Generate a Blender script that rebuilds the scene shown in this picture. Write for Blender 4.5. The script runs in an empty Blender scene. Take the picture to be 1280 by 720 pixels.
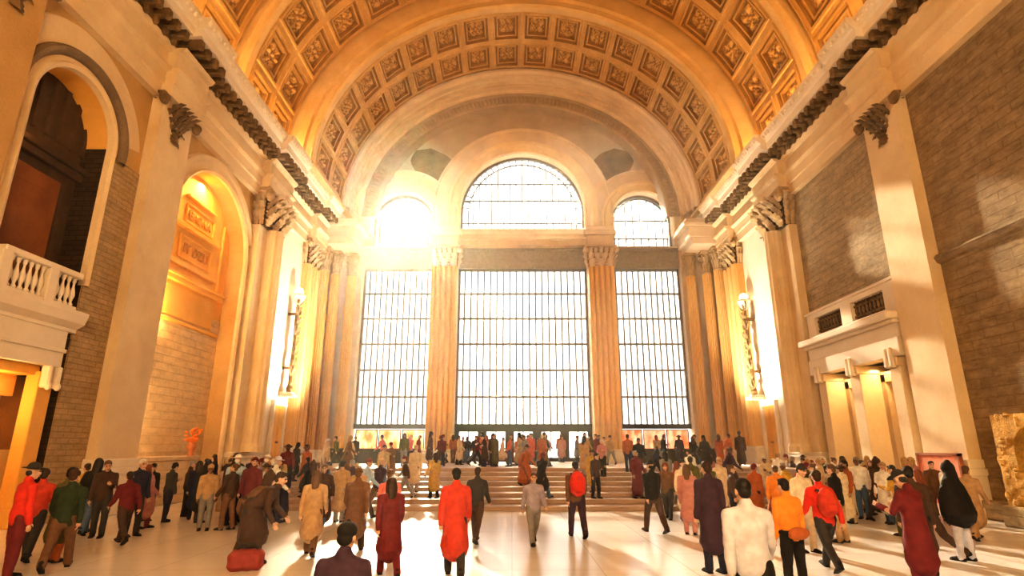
import bpy, bmesh, math, random
from mathutils import Vector, Matrix, noise
PI = math.pi
SC = bpy.context.scene
COL = SC.collection
random.seed(7)

# ------------------------------------------------------------------ helpers
def V(*a): return Vector(a)

def finish(bm, name, mat, parent=None, smooth=False, recalc=True, loc=None):
    if recalc: bmesh.ops.recalc_face_normals(bm, faces=bm.faces)
    me = bpy.data.meshes.new(name)
    bm.to_mesh(me); bm.free()
    if smooth:
        me.polygons.foreach_set('use_smooth', [True] * len(me.polygons))
    for m in (mat if isinstance(mat, (list, tuple)) else [mat]): me.materials.append(m)
    o = bpy.data.objects.new(name, me)
    COL.objects.link(o)
    if parent is not None: o.parent = parent
    if loc is not None: o.location = loc
    return o

def tag(o, label, cat, group=None, kind=None):
    o['label'] = label; o['category'] = cat
    if group: o['group'] = group
    if kind: o['kind'] = kind
    return o

def empty(name, loc, rz=0.0):
    o = bpy.data.objects.new(name, None); COL.objects.link(o)
    o.empty_display_size = 0.2
    o.location = loc; o.rotation_euler = (0, 0, rz)
    return o

def copy_tree(o, parent=None):
    c = o.copy(); COL.objects.link(c)
    if parent is not None: c.parent = parent
    for ch in list(o.children): copy_tree(ch, c)
    return c

def box(bm, x0, x1, y0, y1, z0, z1, bev=0.0, M=None):
    if x0 > x1: x0, x1 = x1, x0
    if y0 > y1: y0, y1 = y1, y0
    c = [(x0,y0,z0),(x1,y0,z0),(x1,y1,z0),(x0,y1,z0),(x0,y0,z1),(x1,y0,z1),(x1,y1,z1),(x0,y1,z1)]
    vs = [bm.verts.new(M @ Vector(p) if M else p) for p in c]
    fs = [bm.faces.new([vs[i] for i in q]) for q in ((0,3,2,1),(4,5,6,7),(0,1,5,4),(1,2,6,5),(2,3,7,6),(3,0,4,7))]
    if bev:
        es = list({e for f in fs for e in f.edges})
        bmesh.ops.bevel(bm, geom=es, offset=bev, segments=1, affect='EDGES', profile=0.5)

def quad(bm, *pts):
    try: return bm.faces.new([bm.verts.new(p) for p in pts])
    except ValueError: return None

def lathe(bm, prof, n=20, M=None, flute=None, cap=True):
    """prof: list of (r, z); flute=(count, depth) modulates the radius"""
    rings = []
    for r, z in prof:
        ring = []
        for i in range(n):
            a = 2 * PI * i / n
            rr = r
            if flute:
                rr = r * (1 - flute[1] * (0.5 - 0.5 * math.cos(a * flute[0])) ** 0.6)
            p = Vector((rr * math.cos(a), rr * math.sin(a), z))
            ring.append(bm.verts.new(M @ p if M else p))
        rings.append(ring)
    for a, b in zip(rings, rings[1:]):
        for i in range(n):
            j = (i + 1) % n
            bm.faces.new((a[i], a[j], b[j], b[i]))
    if cap:
        bm.faces.new(list(reversed(rings[0]))); bm.faces.new(rings[-1])

def tube(bm, pts, rad, seg=10, closed_ends=True, up=Vector((0, 1, 0))):
    """lofted tube; rad: per-point r or (rx, ry); rounded ends"""
    pts = [Vector(p) for p in pts]
    R = [r if isinstance(r, (tuple, list)) else (r, r) for r in rad]
    n = len(pts)
    P, RR, T = [], [], []
    for i in range(n):
        t = (pts[min(i+1, n-1)] - pts[max(i-1, 0)])
        if t.length < 1e-9: t = Vector((0, 0, 1))
        T.append(t.normalized())
    if closed_ends:
        m = min(R[0]); m2 = min(R[-1])
        for k, f in ((0.95, 0.3), (0.6, 0.8)):
            P.append((pts[0] - T[0] * m * k, (R[0][0]*f, R[0][1]*f), T[0]))
    for i in range(n): P.append((pts[i], R[i], T[i]))
    if closed_ends:
        for k, f in ((0.6, 0.8), (0.95, 0.3)):
            P.append((pts[-1] + T[-1] * m2 * k, (R[-1][0]*f, R[-1][1]*f), T[-1]))
    rings = []
    for p, r, t in P:
        u = up
        if abs(t.dot(u)) > 0.95: u = Vector((0, 0, 1)) if abs(up.z) < 0.5 else Vector((0, 1, 0))
        s = u.cross(t).normalized()
        w = t.cross(s).normalized()
        rings.append([bm.verts.new(p + s * (r[0] * math.cos(2*PI*k/seg)) + w * (r[1] * math.sin(2*PI*k/seg))) for k in range(seg)])
    for a, b in zip(rings, rings[1:]):
        for i in range(seg):
            j = (i + 1) % seg
            bm.faces.new((a[i], a[j], b[j], b[i]))
    bm.faces.new(list(reversed(rings[0]))); bm.faces.new(rings[-1])

def ball(bm, c, r, seg=12, M=None):
    """ellipsoid"""
    r = r if isinstance(r, (tuple, list)) else (r, r, r)
    m = Matrix.Translation(c) @ (M if M else Matrix.Identity(4)) @ Matrix.Diagonal((r[0], r[1], r[2], 1))
    bmesh.ops.create_uvsphere(bm, u_segments=seg, v_segments=max(6, seg * 2 // 3), radius=1, matrix=m)

def sweep(bm, prof, along, closed=False):
    """prof: list of 2-tuples, along: list of functions (p,q)->Vector; open strip"""
    rows = [[bm.verts.new(f(p, q)) for p, q in prof] for f in along]
    for a, b in zip(rows, rows[1:]):
        m = len(prof)
        for i in range(m if closed else m - 1):
            j = (i + 1) % m
            bm.faces.new((a[i], a[j], b[j], b[i]))

# ------------------------------------------------------------------ materials
MATS = {}
def nodes(name):
    m = bpy.data.materials.new(name); m.use_nodes = True
    nt = m.node_tree
    return m, nt, nt.nodes['Principled BSDF']

def N(nt, t, **kw):
    n = nt.nodes.new(t)
    for k, v in kw.items():
        if k in n.inputs: n.inputs[k].default_value = v
        else: setattr(n, k, v)
    return n

def stone(name, c1, c2, scale=0.6, stretch=(1, 1, 1), rough=0.75, bump=0.25, fine=14.0, dark=None, bdist=0.04, spec=0.3):
    if name in MATS: return MATS[name]
    m, nt, b = nodes(name)
    tc = N(nt, 'ShaderNodeTexCoord'); mp = N(nt, 'ShaderNodeMapping')
    mp.inputs['Scale'].default_value = stretch
    geo = N(nt, 'ShaderNodeNewGeometry')
    nt.links.new(geo.outputs['Position'], mp.inputs['Vector'])
    n1 = N(nt, 'ShaderNodeTexNoise', Scale=scale, Detail=7.0, Roughness=0.62)
    n2 = N(nt, 'ShaderNodeTexNoise', Scale=fine, Detail=5.0, Roughness=0.7)
    for n in (n1, n2): nt.links.new(mp.outputs['Vector'], n.inputs['Vector'])
    mx = N(nt, 'ShaderNodeMath', operation='MULTIPLY_ADD'); mx.inputs[1].default_value = 0.45
    nt.links.new(n2.outputs['Fac'], mx.inputs[0]); nt.links.new(n1.outputs['Fac'], mx.inputs[2])
    cr = N(nt, 'ShaderNodeValToRGB')
    cr.color_ramp.elements[0].position = 0.52; cr.color_ramp.elements[1].position = 0.92
    cr.color_ramp.elements[0].color = (*c1, 1); cr.color_ramp.elements[1].color = (*c2, 1)
    nt.links.new(mx.outputs[0], cr.inputs['Fac'])
    nt.links.new(cr.outputs['Color'], b.inputs['Base Color'])
    b.inputs['Roughness'].default_value = rough
    b.inputs['Specular IOR Level'].default_value = spec
    if bump:
        bp = N(nt, 'ShaderNodeBump', Strength=bump, Distance=bdist)
        nt.links.new(mx.outputs[0], bp.inputs['Height'])
        nt.links.new(bp.outputs['Normal'], b.inputs['Normal'])
    MATS[name] = m
    return m

def plain(name, c, rough=0.6, metal=0.0, emit=None, es=0.0, var=0.12, scale=6.0):
    if name in MATS: return MATS[name]
    m, nt, b = nodes(name)
    tc = N(nt, 'ShaderNodeTexCoord')
    n1 = N(nt, 'ShaderNodeTexNoise', Scale=scale, Detail=4.0)
    nt.links.new(tc.outputs['Object'], n1.inputs['Vector'])
    cr = N(nt, 'ShaderNodeValToRGB')
    cr.color_ramp.elements[0].position = 0.3; cr.color_ramp.elements[1].position = 0.7
    cr.color_ramp.elements[0].color = (*[x * (1 - var) for x in c], 1)
    cr.color_ramp.elements[1].color = (*[min(1, x * (1 + var)) for x in c], 1)
    nt.links.new(n1.outputs['Fac'], cr.inputs['Fac'])
    nt.links.new(cr.outputs['Color'], b.inputs['Base Color'])
    b.inputs['Roughness'].default_value = rough; b.inputs['Metallic'].default_value = metal
    if emit:
        b.inputs['Emission Color'].default_value = (*emit, 1); b.inputs['Emission Strength'].default_value = es
    MATS[name] = m
    return m

def brick_mat(name, c1, c2, mortar, bw=0.9, bh=0.4, axis='YZ', rough=0.85, lo=0.5):
    m, nt, b = nodes(name)
    geo = N(nt, 'ShaderNodeNewGeometry')
    sp = N(nt, 'ShaderNodeSeparateXYZ'); cb = N(nt, 'ShaderNodeCombineXYZ')
    nt.links.new(geo.outputs['Position'], sp.inputs[0])
    if axis == 'YZ':
        ad = N(nt, 'ShaderNodeMath', operation='ADD')
        nt.links.new(sp.outputs['Y'], ad.inputs[0]); nt.links.new(sp.outputs['X'], ad.inputs[1])
        nt.links.new(ad.outputs[0], cb.inputs['X'])
    else: nt.links.new(sp.outputs['X'], cb.inputs['X'])
    nt.links.new(sp.outputs['Z'], cb.inputs['Y'])
    br = N(nt, 'ShaderNodeTexBrick', Scale=1.0)
    br.inputs['Brick Width'].default_value = bw; br.inputs['Row Height'].default_value = bh
    br.inputs['Mortar Size'].default_value = 0.02; br.inputs['Mortar Smooth'].default_value = 0.5
    br.inputs['Color1'].default_value = (*c1, 1); br.inputs['Color2'].default_value = (*c2, 1); br.inputs['Mortar'].default_value = (*mortar, 1)
    nt.links.new(cb.outputs[0], br.inputs['Vector'])
    n1 = N(nt, 'ShaderNodeTexNoise', Scale=2.2, Detail=10.0, Roughness=0.8)
    mpn = N(nt, 'ShaderNodeMapping'); mpn.inputs['Scale'].default_value = (0.6, 0.6, 1.5)
    nt.links.new(geo.outputs['Position'], mpn.inputs['Vector']); nt.links.new(mpn.outputs['Vector'], n1.inputs['Vector'])
    cr = N(nt, 'ShaderNodeValToRGB')
    cr.color_ramp.elements[0].position = 0.33; cr.color_ramp.elements[1].position = 0.66
    cr.color_ramp.elements[0].color = (lo, lo * .97, lo * .92, 1); cr.color_ramp.elements[1].color = (1.15, 1.12, 1.05, 1)
    nt.links.new(n1.outputs['Fac'], cr.inputs['Fac'])
    mu = N(nt, 'ShaderNodeMix', data_type='RGBA', blend_type='MULTIPLY')
    mu.inputs[0].default_value = 1.0
    nt.links.new(br.outputs['Color'], mu.inputs[6]); nt.links.new(cr.outputs['Color'], mu.inputs[7])
    nt.links.new(mu.outputs[2], b.inputs['Base Color'])
    b.inputs['Roughness'].default_value = rough; b.inputs['Specular IOR Level'].default_value = 0.2
    ad2 = N(nt, 'ShaderNodeMath', operation='MULTIPLY_ADD'); ad2.inputs[1].default_value = -0.5
    nt.links.new(br.outputs['Fac'], ad2.inputs[0]); nt.links.new(n1.outputs['Fac'], ad2.inputs[2])
    bp = N(nt, 'ShaderNodeBump', Strength=0.7, Distance=0.12)
    nt.links.new(ad2.outputs[0], bp.inputs['Height']); nt.links.new(bp.outputs['Normal'], b.inputs['Normal'])
    MATS[name] = m
    return m

GOLD  = stone('golden_wall_stone', (0.48, 0.30, 0.115), (0.66, 0.45, 0.21), scale=0.35, bump=0.2)
CREAM = stone('cream_stone', (0.70, 0.54, 0.33), (0.86, 0.71, 0.49), scale=0.5, bump=0.12)
PALE  = stone('pale_limestone', (0.78, 0.68, 0.54), (0.88, 0.80, 0.68), scale=0.6, bump=0.1)
GROOVE = stone('painted_shade_gilt', (0.27, 0.15, 0.045), (0.42, 0.25, 0.085), scale=1.2, bump=0.2, rough=0.7)  # darker gilt that paints shade into the coffer recesses
VAULT = stone('gilded_plaster', (0.50, 0.30, 0.10), (0.68, 0.43, 0.17), scale=0.8, bump=0.25, fine=9, rough=0.6)
RIB   = stone('gilded_rib_plaster', (0.60, 0.40, 0.17), (0.74, 0.53, 0.27), scale=0.7, bump=0.15, rough=0.65)
TAUPE = stone('taupe_plaster', (0.40, 0.31, 0.22), (0.54, 0.43, 0.31), scale=0.5, bump=0.12)
TAUPE2 = stone('warm_arch_stone', (0.62, 0.49, 0.35), (0.76, 0.62, 0.46), scale=0.6, bump=0.1)
FRESCO = stone('dark_fresco', (0.12, 0.065, 0.02), (0.28, 0.17, 0.07), scale=1.1, bump=0.3)
COLM  = stone('amber_column_stone', (0.62, 0.37, 0.13), (0.82, 0.56, 0.26), scale=0.5, stretch=(1, 1, 0.15), bump=0.12)
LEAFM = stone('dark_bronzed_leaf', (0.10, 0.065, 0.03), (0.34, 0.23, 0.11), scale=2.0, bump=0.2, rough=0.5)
CAPM  = stone('brown_capital_stone', (0.36, 0.25, 0.13), (0.62, 0.47, 0.29), scale=1.5, bump=0.2)  # mid brown stone of the capitals
ORANGE = stone('amber_plaster', (0.74, 0.40, 0.09), (0.87, 0.53, 0.16), scale=0.5, bump=0.12)
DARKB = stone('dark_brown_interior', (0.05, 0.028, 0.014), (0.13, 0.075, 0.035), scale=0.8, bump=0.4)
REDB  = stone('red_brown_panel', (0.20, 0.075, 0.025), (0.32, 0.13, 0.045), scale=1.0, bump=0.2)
GREYH = plain('grey_window_header', (0.36, 0.34, 0.305), rough=0.6)
BARM  = plain('grey_glazing_bar_metal', (0.27, 0.26, 0.245), rough=0.5, metal=0.0)
DBAR  = plain('dark_bronze_frame', (0.05, 0.045, 0.04), rough=0.5, metal=0.4)
BRICK_R = brick_mat('rough_grey_stone', (0.47, 0.37, 0.25), (0.44, 0.345, 0.23), (0.40, 0.31, 0.205), 1.1, 0.3)
BRICK_L = brick_mat('fine_pier_brick', (0.60, 0.46, 0.29), (0.54, 0.41, 0.25), (0.46, 0.34, 0.20), 0.5, 0.17, lo=.7)
BRICK_C = brick_mat('cream_niche_brick', (0.82, 0.64, 0.42), (0.79, 0.61, 0.39), (0.72, 0.54, 0.33), 0.9, 0.32, lo=.82)
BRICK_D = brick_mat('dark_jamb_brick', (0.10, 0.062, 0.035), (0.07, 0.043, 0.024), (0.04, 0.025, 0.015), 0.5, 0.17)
BRICK_P = brick_mat('pale_rough_stone', (0.60, 0.51, 0.37), (0.57, 0.48, 0.345), (0.52, 0.43, 0.30), 0.9, 0.3)
BRONZE = plain('antique_bronze', (0.20, 0.12, 0.05), rough=0.45, metal=0.6, scale=10)
STEP  = stone('rose_brown_stair_stone', (0.38, 0.27, 0.20), (0.50, 0.38, 0.29), scale=0.8, bump=0.08, rough=0.45)
WOODK = plain('dark_umber_wood', (0.045, 0.028, 0.02), rough=0.5, scale=3)

def floor_mat():
    m, nt, b = nodes('polished_marble_floor')
    geo = N(nt, 'ShaderNodeNewGeometry')
    n1 = N(nt, 'ShaderNodeTexNoise', Scale=0.35, Detail=8.0, Roughness=0.6, Distortion=1.2)
    nt.links.new(geo.outputs['Position'], n1.inputs['Vector'])
    cr = N(nt, 'ShaderNodeValToRGB')
    cr.color_ramp.elements[0].position = 0.35; cr.color_ramp.elements[1].position = 0.65
    cr.color_ramp.elements[0].color = (0.82, 0.80, 0.79, 1); cr.color_ramp.elements[1].color = (0.90, 0.895, 0.90, 1)
    nt.links.new(n1.outputs['Fac'], cr.inputs['Fac'])
    br = N(nt, 'ShaderNodeTexBrick', Scale=1.0, offset=0.0)
    br.inputs['Brick Width'].default_value = 1.6; br.inputs['Row Height'].default_value = 1.6
    br.inputs['Mortar Size'].default_value = 0.012
    br.inputs['Color1'].default_value = (1, 1, 1, 1); br.inputs['Color2'].default_value = (0.95, 0.93, 0.91, 1); br.inputs['Mortar'].default_value = (0.72, 0.68, 0.63, 1)
    nt.links.new(geo.outputs['Position'], br.inputs['Vector'])
    mu = N(nt, 'ShaderNodeMix', data_type='RGBA', blend_type='MULTIPLY'); mu.inputs[0].default_value = 1.0
    nt.links.new(cr.outputs['Color'], mu.inputs[6]); nt.links.new(br.outputs['Color'], mu.inputs[7])
    nt.links.new(mu.outputs[2], b.inputs['Base Color'])
    b.inputs['Roughness'].default_value = 0.22
    b.inputs['Specular IOR Level'].default_value = 0.6
    return m
FLOORM = floor_mat()

def glass_mat():
    m = bpy.data.materials.new('window_glass'); m.use_nodes = True
    nt = m.node_tree; nt.nodes.clear()
    out = N(nt, 'ShaderNodeOutputMaterial'); mix = N(nt, 'ShaderNodeMixShader'); mix.inputs[0].default_value = 0.06
    tr = N(nt, 'ShaderNodeBsdfTransparent'); tr.inputs[0].default_value = (0.97, 0.98, 0.97, 1)
    gl = N(nt, 'ShaderNodeBsdfGlossy'); gl.inputs['Roughness'].default_value = 0.1
    nt.links.new(tr.outputs[0], mix.inputs[1]); nt.links.new(gl.outputs[0], mix.inputs[2]); nt.links.new(mix.outputs[0], out.inputs[0])
    return m
GLASS = glass_mat()
# ------------------------------------------------------------------ the hall
AX = 0.65                      # x of the hall's long axis
XL, XR = -13.5, 14.8           # side wall planes; pilasters stand 0.4 proud
YE = 39.8                      # end wall
YB = -8.0                      # wall behind
Z0 = 18.3                      # springing of the vault
LZ = 1.2                       # landing height
SK = 0.957
def ex(x): return x * SK
def ez(z): return 2.1 + (z - 2.1) * SK

# floor
bm = bmesh.new(); box(bm, -18.5, 19.5, YB - 0.5, 28.4, -0.4, 0)
tag(finish(bm, 'floor', FLOORM), 'polished white marble floor of the hall', 'floor', kind='structure')
# landing
bm = bmesh.new(); box(bm, -18.5, 19.5, 28.4, YE + 1.6, -0.4, LZ)
tag(finish(bm, 'floor_landing', STEP), 'raised stone landing before the tall windows', 'floor', kind='structure')
# stair
st = empty('stairs', (AX, 21.0, 0)); tag(st, 'broad low stone stair rising to the landing', 'stairs', kind='structure')
NS = 8
for i in range(NS):
    y0 = 21.0 + i * 0.92
    bm = bmesh.new(); box(bm, -10.2, 10.2, y0 - 21.0, 28.4 - 21.0, i * LZ / NS, (i + 1) * LZ / NS, 0.012)
    finish(bm, 'step', STEP, st)
for sx in (-1, 1):
    bm = bmesh.new(); box(bm, sx * 10.2, sx * 10.8, -0.15, 7.4, 0, LZ + 0.12, 0.03)
    finish(bm, 'cheek_wall', STEP, st)

# generic wall with arched or square openings; P maps (a, b, depth) to a point
def arch_wall(bm, P, a0, a1, b0, b1, ops, thick, n=28):
    cur = a0
    def Q(p, q, r, s): quad(bm, P(*p), P(*q), P(*r), P(*s))
    for o in sorted(ops, key=lambda o: o['c']):
        c, r, zs, zb = o['c'], o['r'], o['zs'], o.get('zb', b0)
        Q((cur, b0, 0), (c - r, b0, 0), (c - r, b1, 0), (cur, b1, 0))
        if zb > b0 + 1e-6:
            Q((c - r, b0, 0), (c + r, b0, 0), (c + r, zb, 0), (c - r, zb, 0))
            Q((c - r, zb, 0), (c + r, zb, 0), (c + r, zb, thick), (c - r, zb, thick))
        if o.get('rect'): pts = [(c - r, zs), (c + r, zs)]
        else: pts = [(c - r * math.cos(PI * i / n), zs + r * math.sin(PI * i / n)) for i in range(n + 1)]
        for (p, q), (s, t) in zip(pts, pts[1:]):
            Q((p, q, 0), (s, t, 0), (s, b1, 0), (p, b1, 0))
            if not o.get('noint'): Q((p, q, 0), (s, t, 0), (s, t, thick), (p, q, thick))
        if not o.get('noint'):
            for sgn in (-1, 1):
                Q((c + sgn * r, zb, 0), (c + sgn * r, zs, 0), (c + sgn * r, zs, thick), (c + sgn * r, zb, thick))
        cur = c + r
    Q((cur, b0, 0), (a1, b0, 0), (a1, b1, 0), (cur, b1, 0))

def PLf(a, b, d): return V(XL - d, a, b)
def PRf(a, b, d): return V(XR + d, a, b)
def PEf(a, b, d): return V(a, YE + d, b)

def ring(bm, P, c, zs, prof, zb=None, n=40, a0=0.0, a1=PI):
    """archivolt; prof: (radius, projection) pairs; legs run down to zb"""
    al = []
    def mk(ang): return lambda r, h: P(c - r * math.cos(ang), zs + r * math.sin(ang), -h)
    if zb is not None: al.append(lambda r, h: P(c - r, zb, -h))
    for i in range(n + 1): al.append(mk(a0 + (a1 - a0) * i / n))
    if zb is not None: al.append(lambda r, h: P(c + r, zb, -h))
    sweep(bm, prof, al)

# --- left wall
bm = bmesh.new()
A1 = dict(c=15.62, r=1.62, zs=11.75)
A2 = dict(c=24.1, r=3.2, zs=10.8)
arch_wall(bm, PLf, YB, YE, 0, Z0 + 0.4, [dict(A1, noint=True), A2], 0.75)
wl = tag(finish(bm, 'wall_left', GOLD), 'golden stone side wall with balcony arch and tall niche', 'wall', kind='structure')
# fine brick facing on the pier between near arch and pilaster
bm = bmesh.new(); box(bm, XL, XL + 0.05, 17.26, 18.84, 0, 11.6); finish(bm, 'brick_pier', BRICK_L, wl)
# near recess: jambs dark, soffit amber, back dark with a red-brown panel
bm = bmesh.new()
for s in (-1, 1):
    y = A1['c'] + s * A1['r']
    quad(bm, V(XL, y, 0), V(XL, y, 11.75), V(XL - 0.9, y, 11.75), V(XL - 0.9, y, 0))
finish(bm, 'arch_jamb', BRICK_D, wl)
bm = bmesh.new(); n = 30
for i in range(n):
    a, b = PI * i / n, PI * (i + 1) / n
    p = [(A1['c'] - A1['r'] * math.cos(t), A1['zs'] + A1['r'] * math.sin(t)) for t in (a, b)]
    quad(bm, V(XL, *p[0]), V(XL, *p[1]), V(XL - 0.9, *p[1]), V(XL - 0.9, *p[0]))
finish(bm, 'arch_soffit', ORANGE, wl)
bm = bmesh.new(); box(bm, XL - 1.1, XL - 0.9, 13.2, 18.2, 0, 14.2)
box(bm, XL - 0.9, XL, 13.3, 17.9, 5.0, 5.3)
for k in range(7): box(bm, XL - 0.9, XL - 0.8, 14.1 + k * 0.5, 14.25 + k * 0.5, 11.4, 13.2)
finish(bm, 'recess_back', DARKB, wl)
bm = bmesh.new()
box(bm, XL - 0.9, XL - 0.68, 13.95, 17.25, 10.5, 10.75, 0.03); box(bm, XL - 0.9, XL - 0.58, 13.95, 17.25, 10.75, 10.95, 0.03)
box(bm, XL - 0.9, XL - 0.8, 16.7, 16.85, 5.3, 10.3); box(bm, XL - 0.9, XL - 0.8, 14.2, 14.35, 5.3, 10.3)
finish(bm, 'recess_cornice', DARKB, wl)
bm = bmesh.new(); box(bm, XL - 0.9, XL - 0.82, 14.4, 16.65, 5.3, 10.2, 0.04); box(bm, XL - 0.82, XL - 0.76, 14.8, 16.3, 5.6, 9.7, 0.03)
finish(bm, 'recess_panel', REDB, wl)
# tall niche back: upper amber tablets, lower cream brick
bm = bmesh.new(); box(bm, XL - 1.0, XL - .75, 20.5, 27.7, 0, 8.0); finish(bm, 'niche_lower_wall', BRICK_C, wl)
bm = bmesh.new(); box(bm, XL - 1.0, XL - .75, 20.5, 27.7, 8.0, 14.4); finish(bm, 'niche_upper_wall', ORANGE, wl)
bm = bmesh.new()
def hb(y0, y1, z0, z1, p): box(bm, XL - .75, XL - .75 + p, y0, y1, z0, z1, 0.03)
hb(21, 27.0, 8.85, 9.05, .22); hb(21, 27.0, 9.05, 9.2, .32); hb(21, 27, 7.15, 7.3, .14)
hb(21.4, 26.5, 7.4, 8.7, .06)
for y in (21.9, 26.4): hb(y, y + .14, 9.2, 12.6, .12)
hb(22.2, 26.1, 9.55, 9.75, .24); hb(22.2, 26.1, 11.25, 11.42, .24); hb(23, 25.4, 12.7, 12.82, .2)
for (y0, y1, z0, z1) in ((23.0, 25.6, 9.95, 11.0), (23.1, 25.5, 11.6, 12.45)):
    hb(y0, y1, z0, z0 + .06, .1); hb(y0, y1, z1 - .06, z1, .1); hb(y0, y0 + .06, z0, z1, .1); hb(y1 - .06, y1, z0, z1, .1)
finish(bm, 'niche_tablets', ORANGE, wl)
def lettering(txt, size, depth, mat, M, name, parent):
    cu = bpy.data.curves.new(name, 'FONT'); cu.body = txt; cu.size = size; cu.extrude = depth; cu.align_x = 'CENTER'; cu.align_y = 'CENTER'
    o = bpy.data.objects.new(name, cu); COL.objects.link(o)
    dg = bpy.context.evaluated_depsgraph_get(); dg.update()
    me = bpy.data.meshes.new_from_object(o.evaluated_get(dg))
    bpy.data.objects.remove(o)
    me.transform(M); me.materials.clear(); me.materials.append(mat)
    r = bpy.data.objects.new(name, me); COL.objects.link(r); r.parent = parent
    return r
ROTL = Matrix(((0, 0, 1, 0), (1, 0, 0, 0), (0, 1, 0, 0), (0, 0, 0, 1)))   # text x->+y, y->z, faces +x
LETM = plain('raised_letter_amber', (0.50, 0.25, 0.06), rough=0.7)  # darker amber for the raised letters
lettering('IT DZU', 0.62, 0.03, LETM, Matrix.Translation((XL - .7, 24.35, 10.45)) @ ROTL, 'tablet_lettering', wl)
lettering('BACNA', 0.55, 0.03, LETM, Matrix.Translation((XL - .7, 24.3, 12.0)) @ ROTL, 'tablet_lettering', wl)

# archivolts
bm = bmesh.new()
ring(bm, PLf, A2['c'], A2['zs'], [(3.2, 0), (3.2, .12), (3.3, .2), (3.36, .06), (3.7, .06), (3.76, .16), (3.95, .16), (4.02, 0)], a0=0.34, a1=PI - 0.34)
ring(bm, PLf, A2['c'], A2['zs'], [(3.2, 0), (3.2, .12), (3.3, .2), (3.36, .0)], zb=0.3)
tag(finish(bm, 'trim_1', CREAM, smooth=False), 'cream moulded archivolt framing the tall amber niche', 'arch moulding', kind='structure')
bm = bmesh.new()
ring(bm, PLf, A1['c'], A1['zs'], [(1.6, -.1), (1.62, .1), (1.74, .16), (1.8, .03), (1.95, .03)], zb=7.0)
tag(finish(bm, 'trim_2', CREAM), 'pale inner moulding of the balcony arch', 'arch moulding', kind='structure')
bm = bmesh.new()
ring(bm, PLf, A1['c'], A1['zs'], [(1.97, 0), (1.99, .1), (2.08, .22), (2.2, .22), (2.28, .1), (2.3, 0)], a0=-0.12, a1=PI + 0.14)
tag(finish(bm, 'trim_3', stone('shadow_tone_arch_stone', (0.2, .15, .1), (.34, .26, .17), scale=1, bump=.2)), 'hood moulding above the balcony arch, its shadow painted into the stone', 'arch moulding', kind='structure')  # stone coloured dark to stand in for the moulding's shadow
bm = bmesh.new()
ring(bm, PLf, A1['c'], A1['zs'], [(2.3, 0.0), (2.3, .03), (3.05, .03), (3.08, 0)], a0=0.2, a1=PI - 0.2)
tag(finish(bm, 'trim_4', CREAM), 'broad pale band circling the balcony arch', 'arch moulding', kind='structure')

# --- right wall
bm = bmesh.new()
arch_wall(bm, PRf, YB, 18.9, 0, Z0 + 0.4, [], 1)
wr = tag(finish(bm, 'wall_right', BRICK_R), 'rough grey stone side wall opposite the balcony', 'wall', kind='structure')
bm = bmesh.new()
arch_wall(bm, PRf, 18.9, 30.8, 0, Z0 + 0.4, [dict(c=24.25, r=2.95, zs=5.4, zb=0, rect=True)], 1.5)
finish(bm, 'portal_bay_wall', BRICK_P, wr)
bm = bmesh.new(); arch_wall(bm, PRf, 30.8, YE, 0, Z0 + .4, [], 1); finish(bm, 'far_bay_wall', PALE, wr)
bm = bmesh.new(); box(bm, XR + 1.5, XR + 1.7, 20.8, 27.7, 0, 5.9); finish(bm, 'portal_back_wall', BRICK_C, wr)
bm = bmesh.new(); sweep(bm, [(0, 8.2), (.12, 8.25), (.2, 8.42), (.12, 8.52), (0, 8.55)], [lambda p, q, y=y: V(XR - p, y, q) for y in (YB, 18.9)])
tag(finish(bm, 'trim_5', BRICK_R), 'stone string course along the rough grey wall', 'string course', kind='structure')
bm = bmesh.new(); box(bm, XR - 0.35, XR, YB, 18.85, 0, 0.55, 0.04)
tag(finish(bm, 'baseboard_right', BRICK_P), 'low stone plinth along the rough grey wall', 'plinth', kind='structure')
bm = bmesh.new(); arch_wall(bm, PLf, 30.8, YE, 0, 0.01, [], 1)
bm.free()
bm = bmesh.new(); box(bm, XL, XL + .06, 30.9, 36.0, 1.2, 14.85); finish(bm, 'far_bay_wall', PALE, wl)

# --- wall behind the camera
bm = bmesh.new(); box(bm, -18, 19, YB - .5, YB, 0, 33)
tag(finish(bm, 'wall_back', GOLD), 'plain golden wall closing the hall behind the viewer', 'wall', kind='structure')

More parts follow.
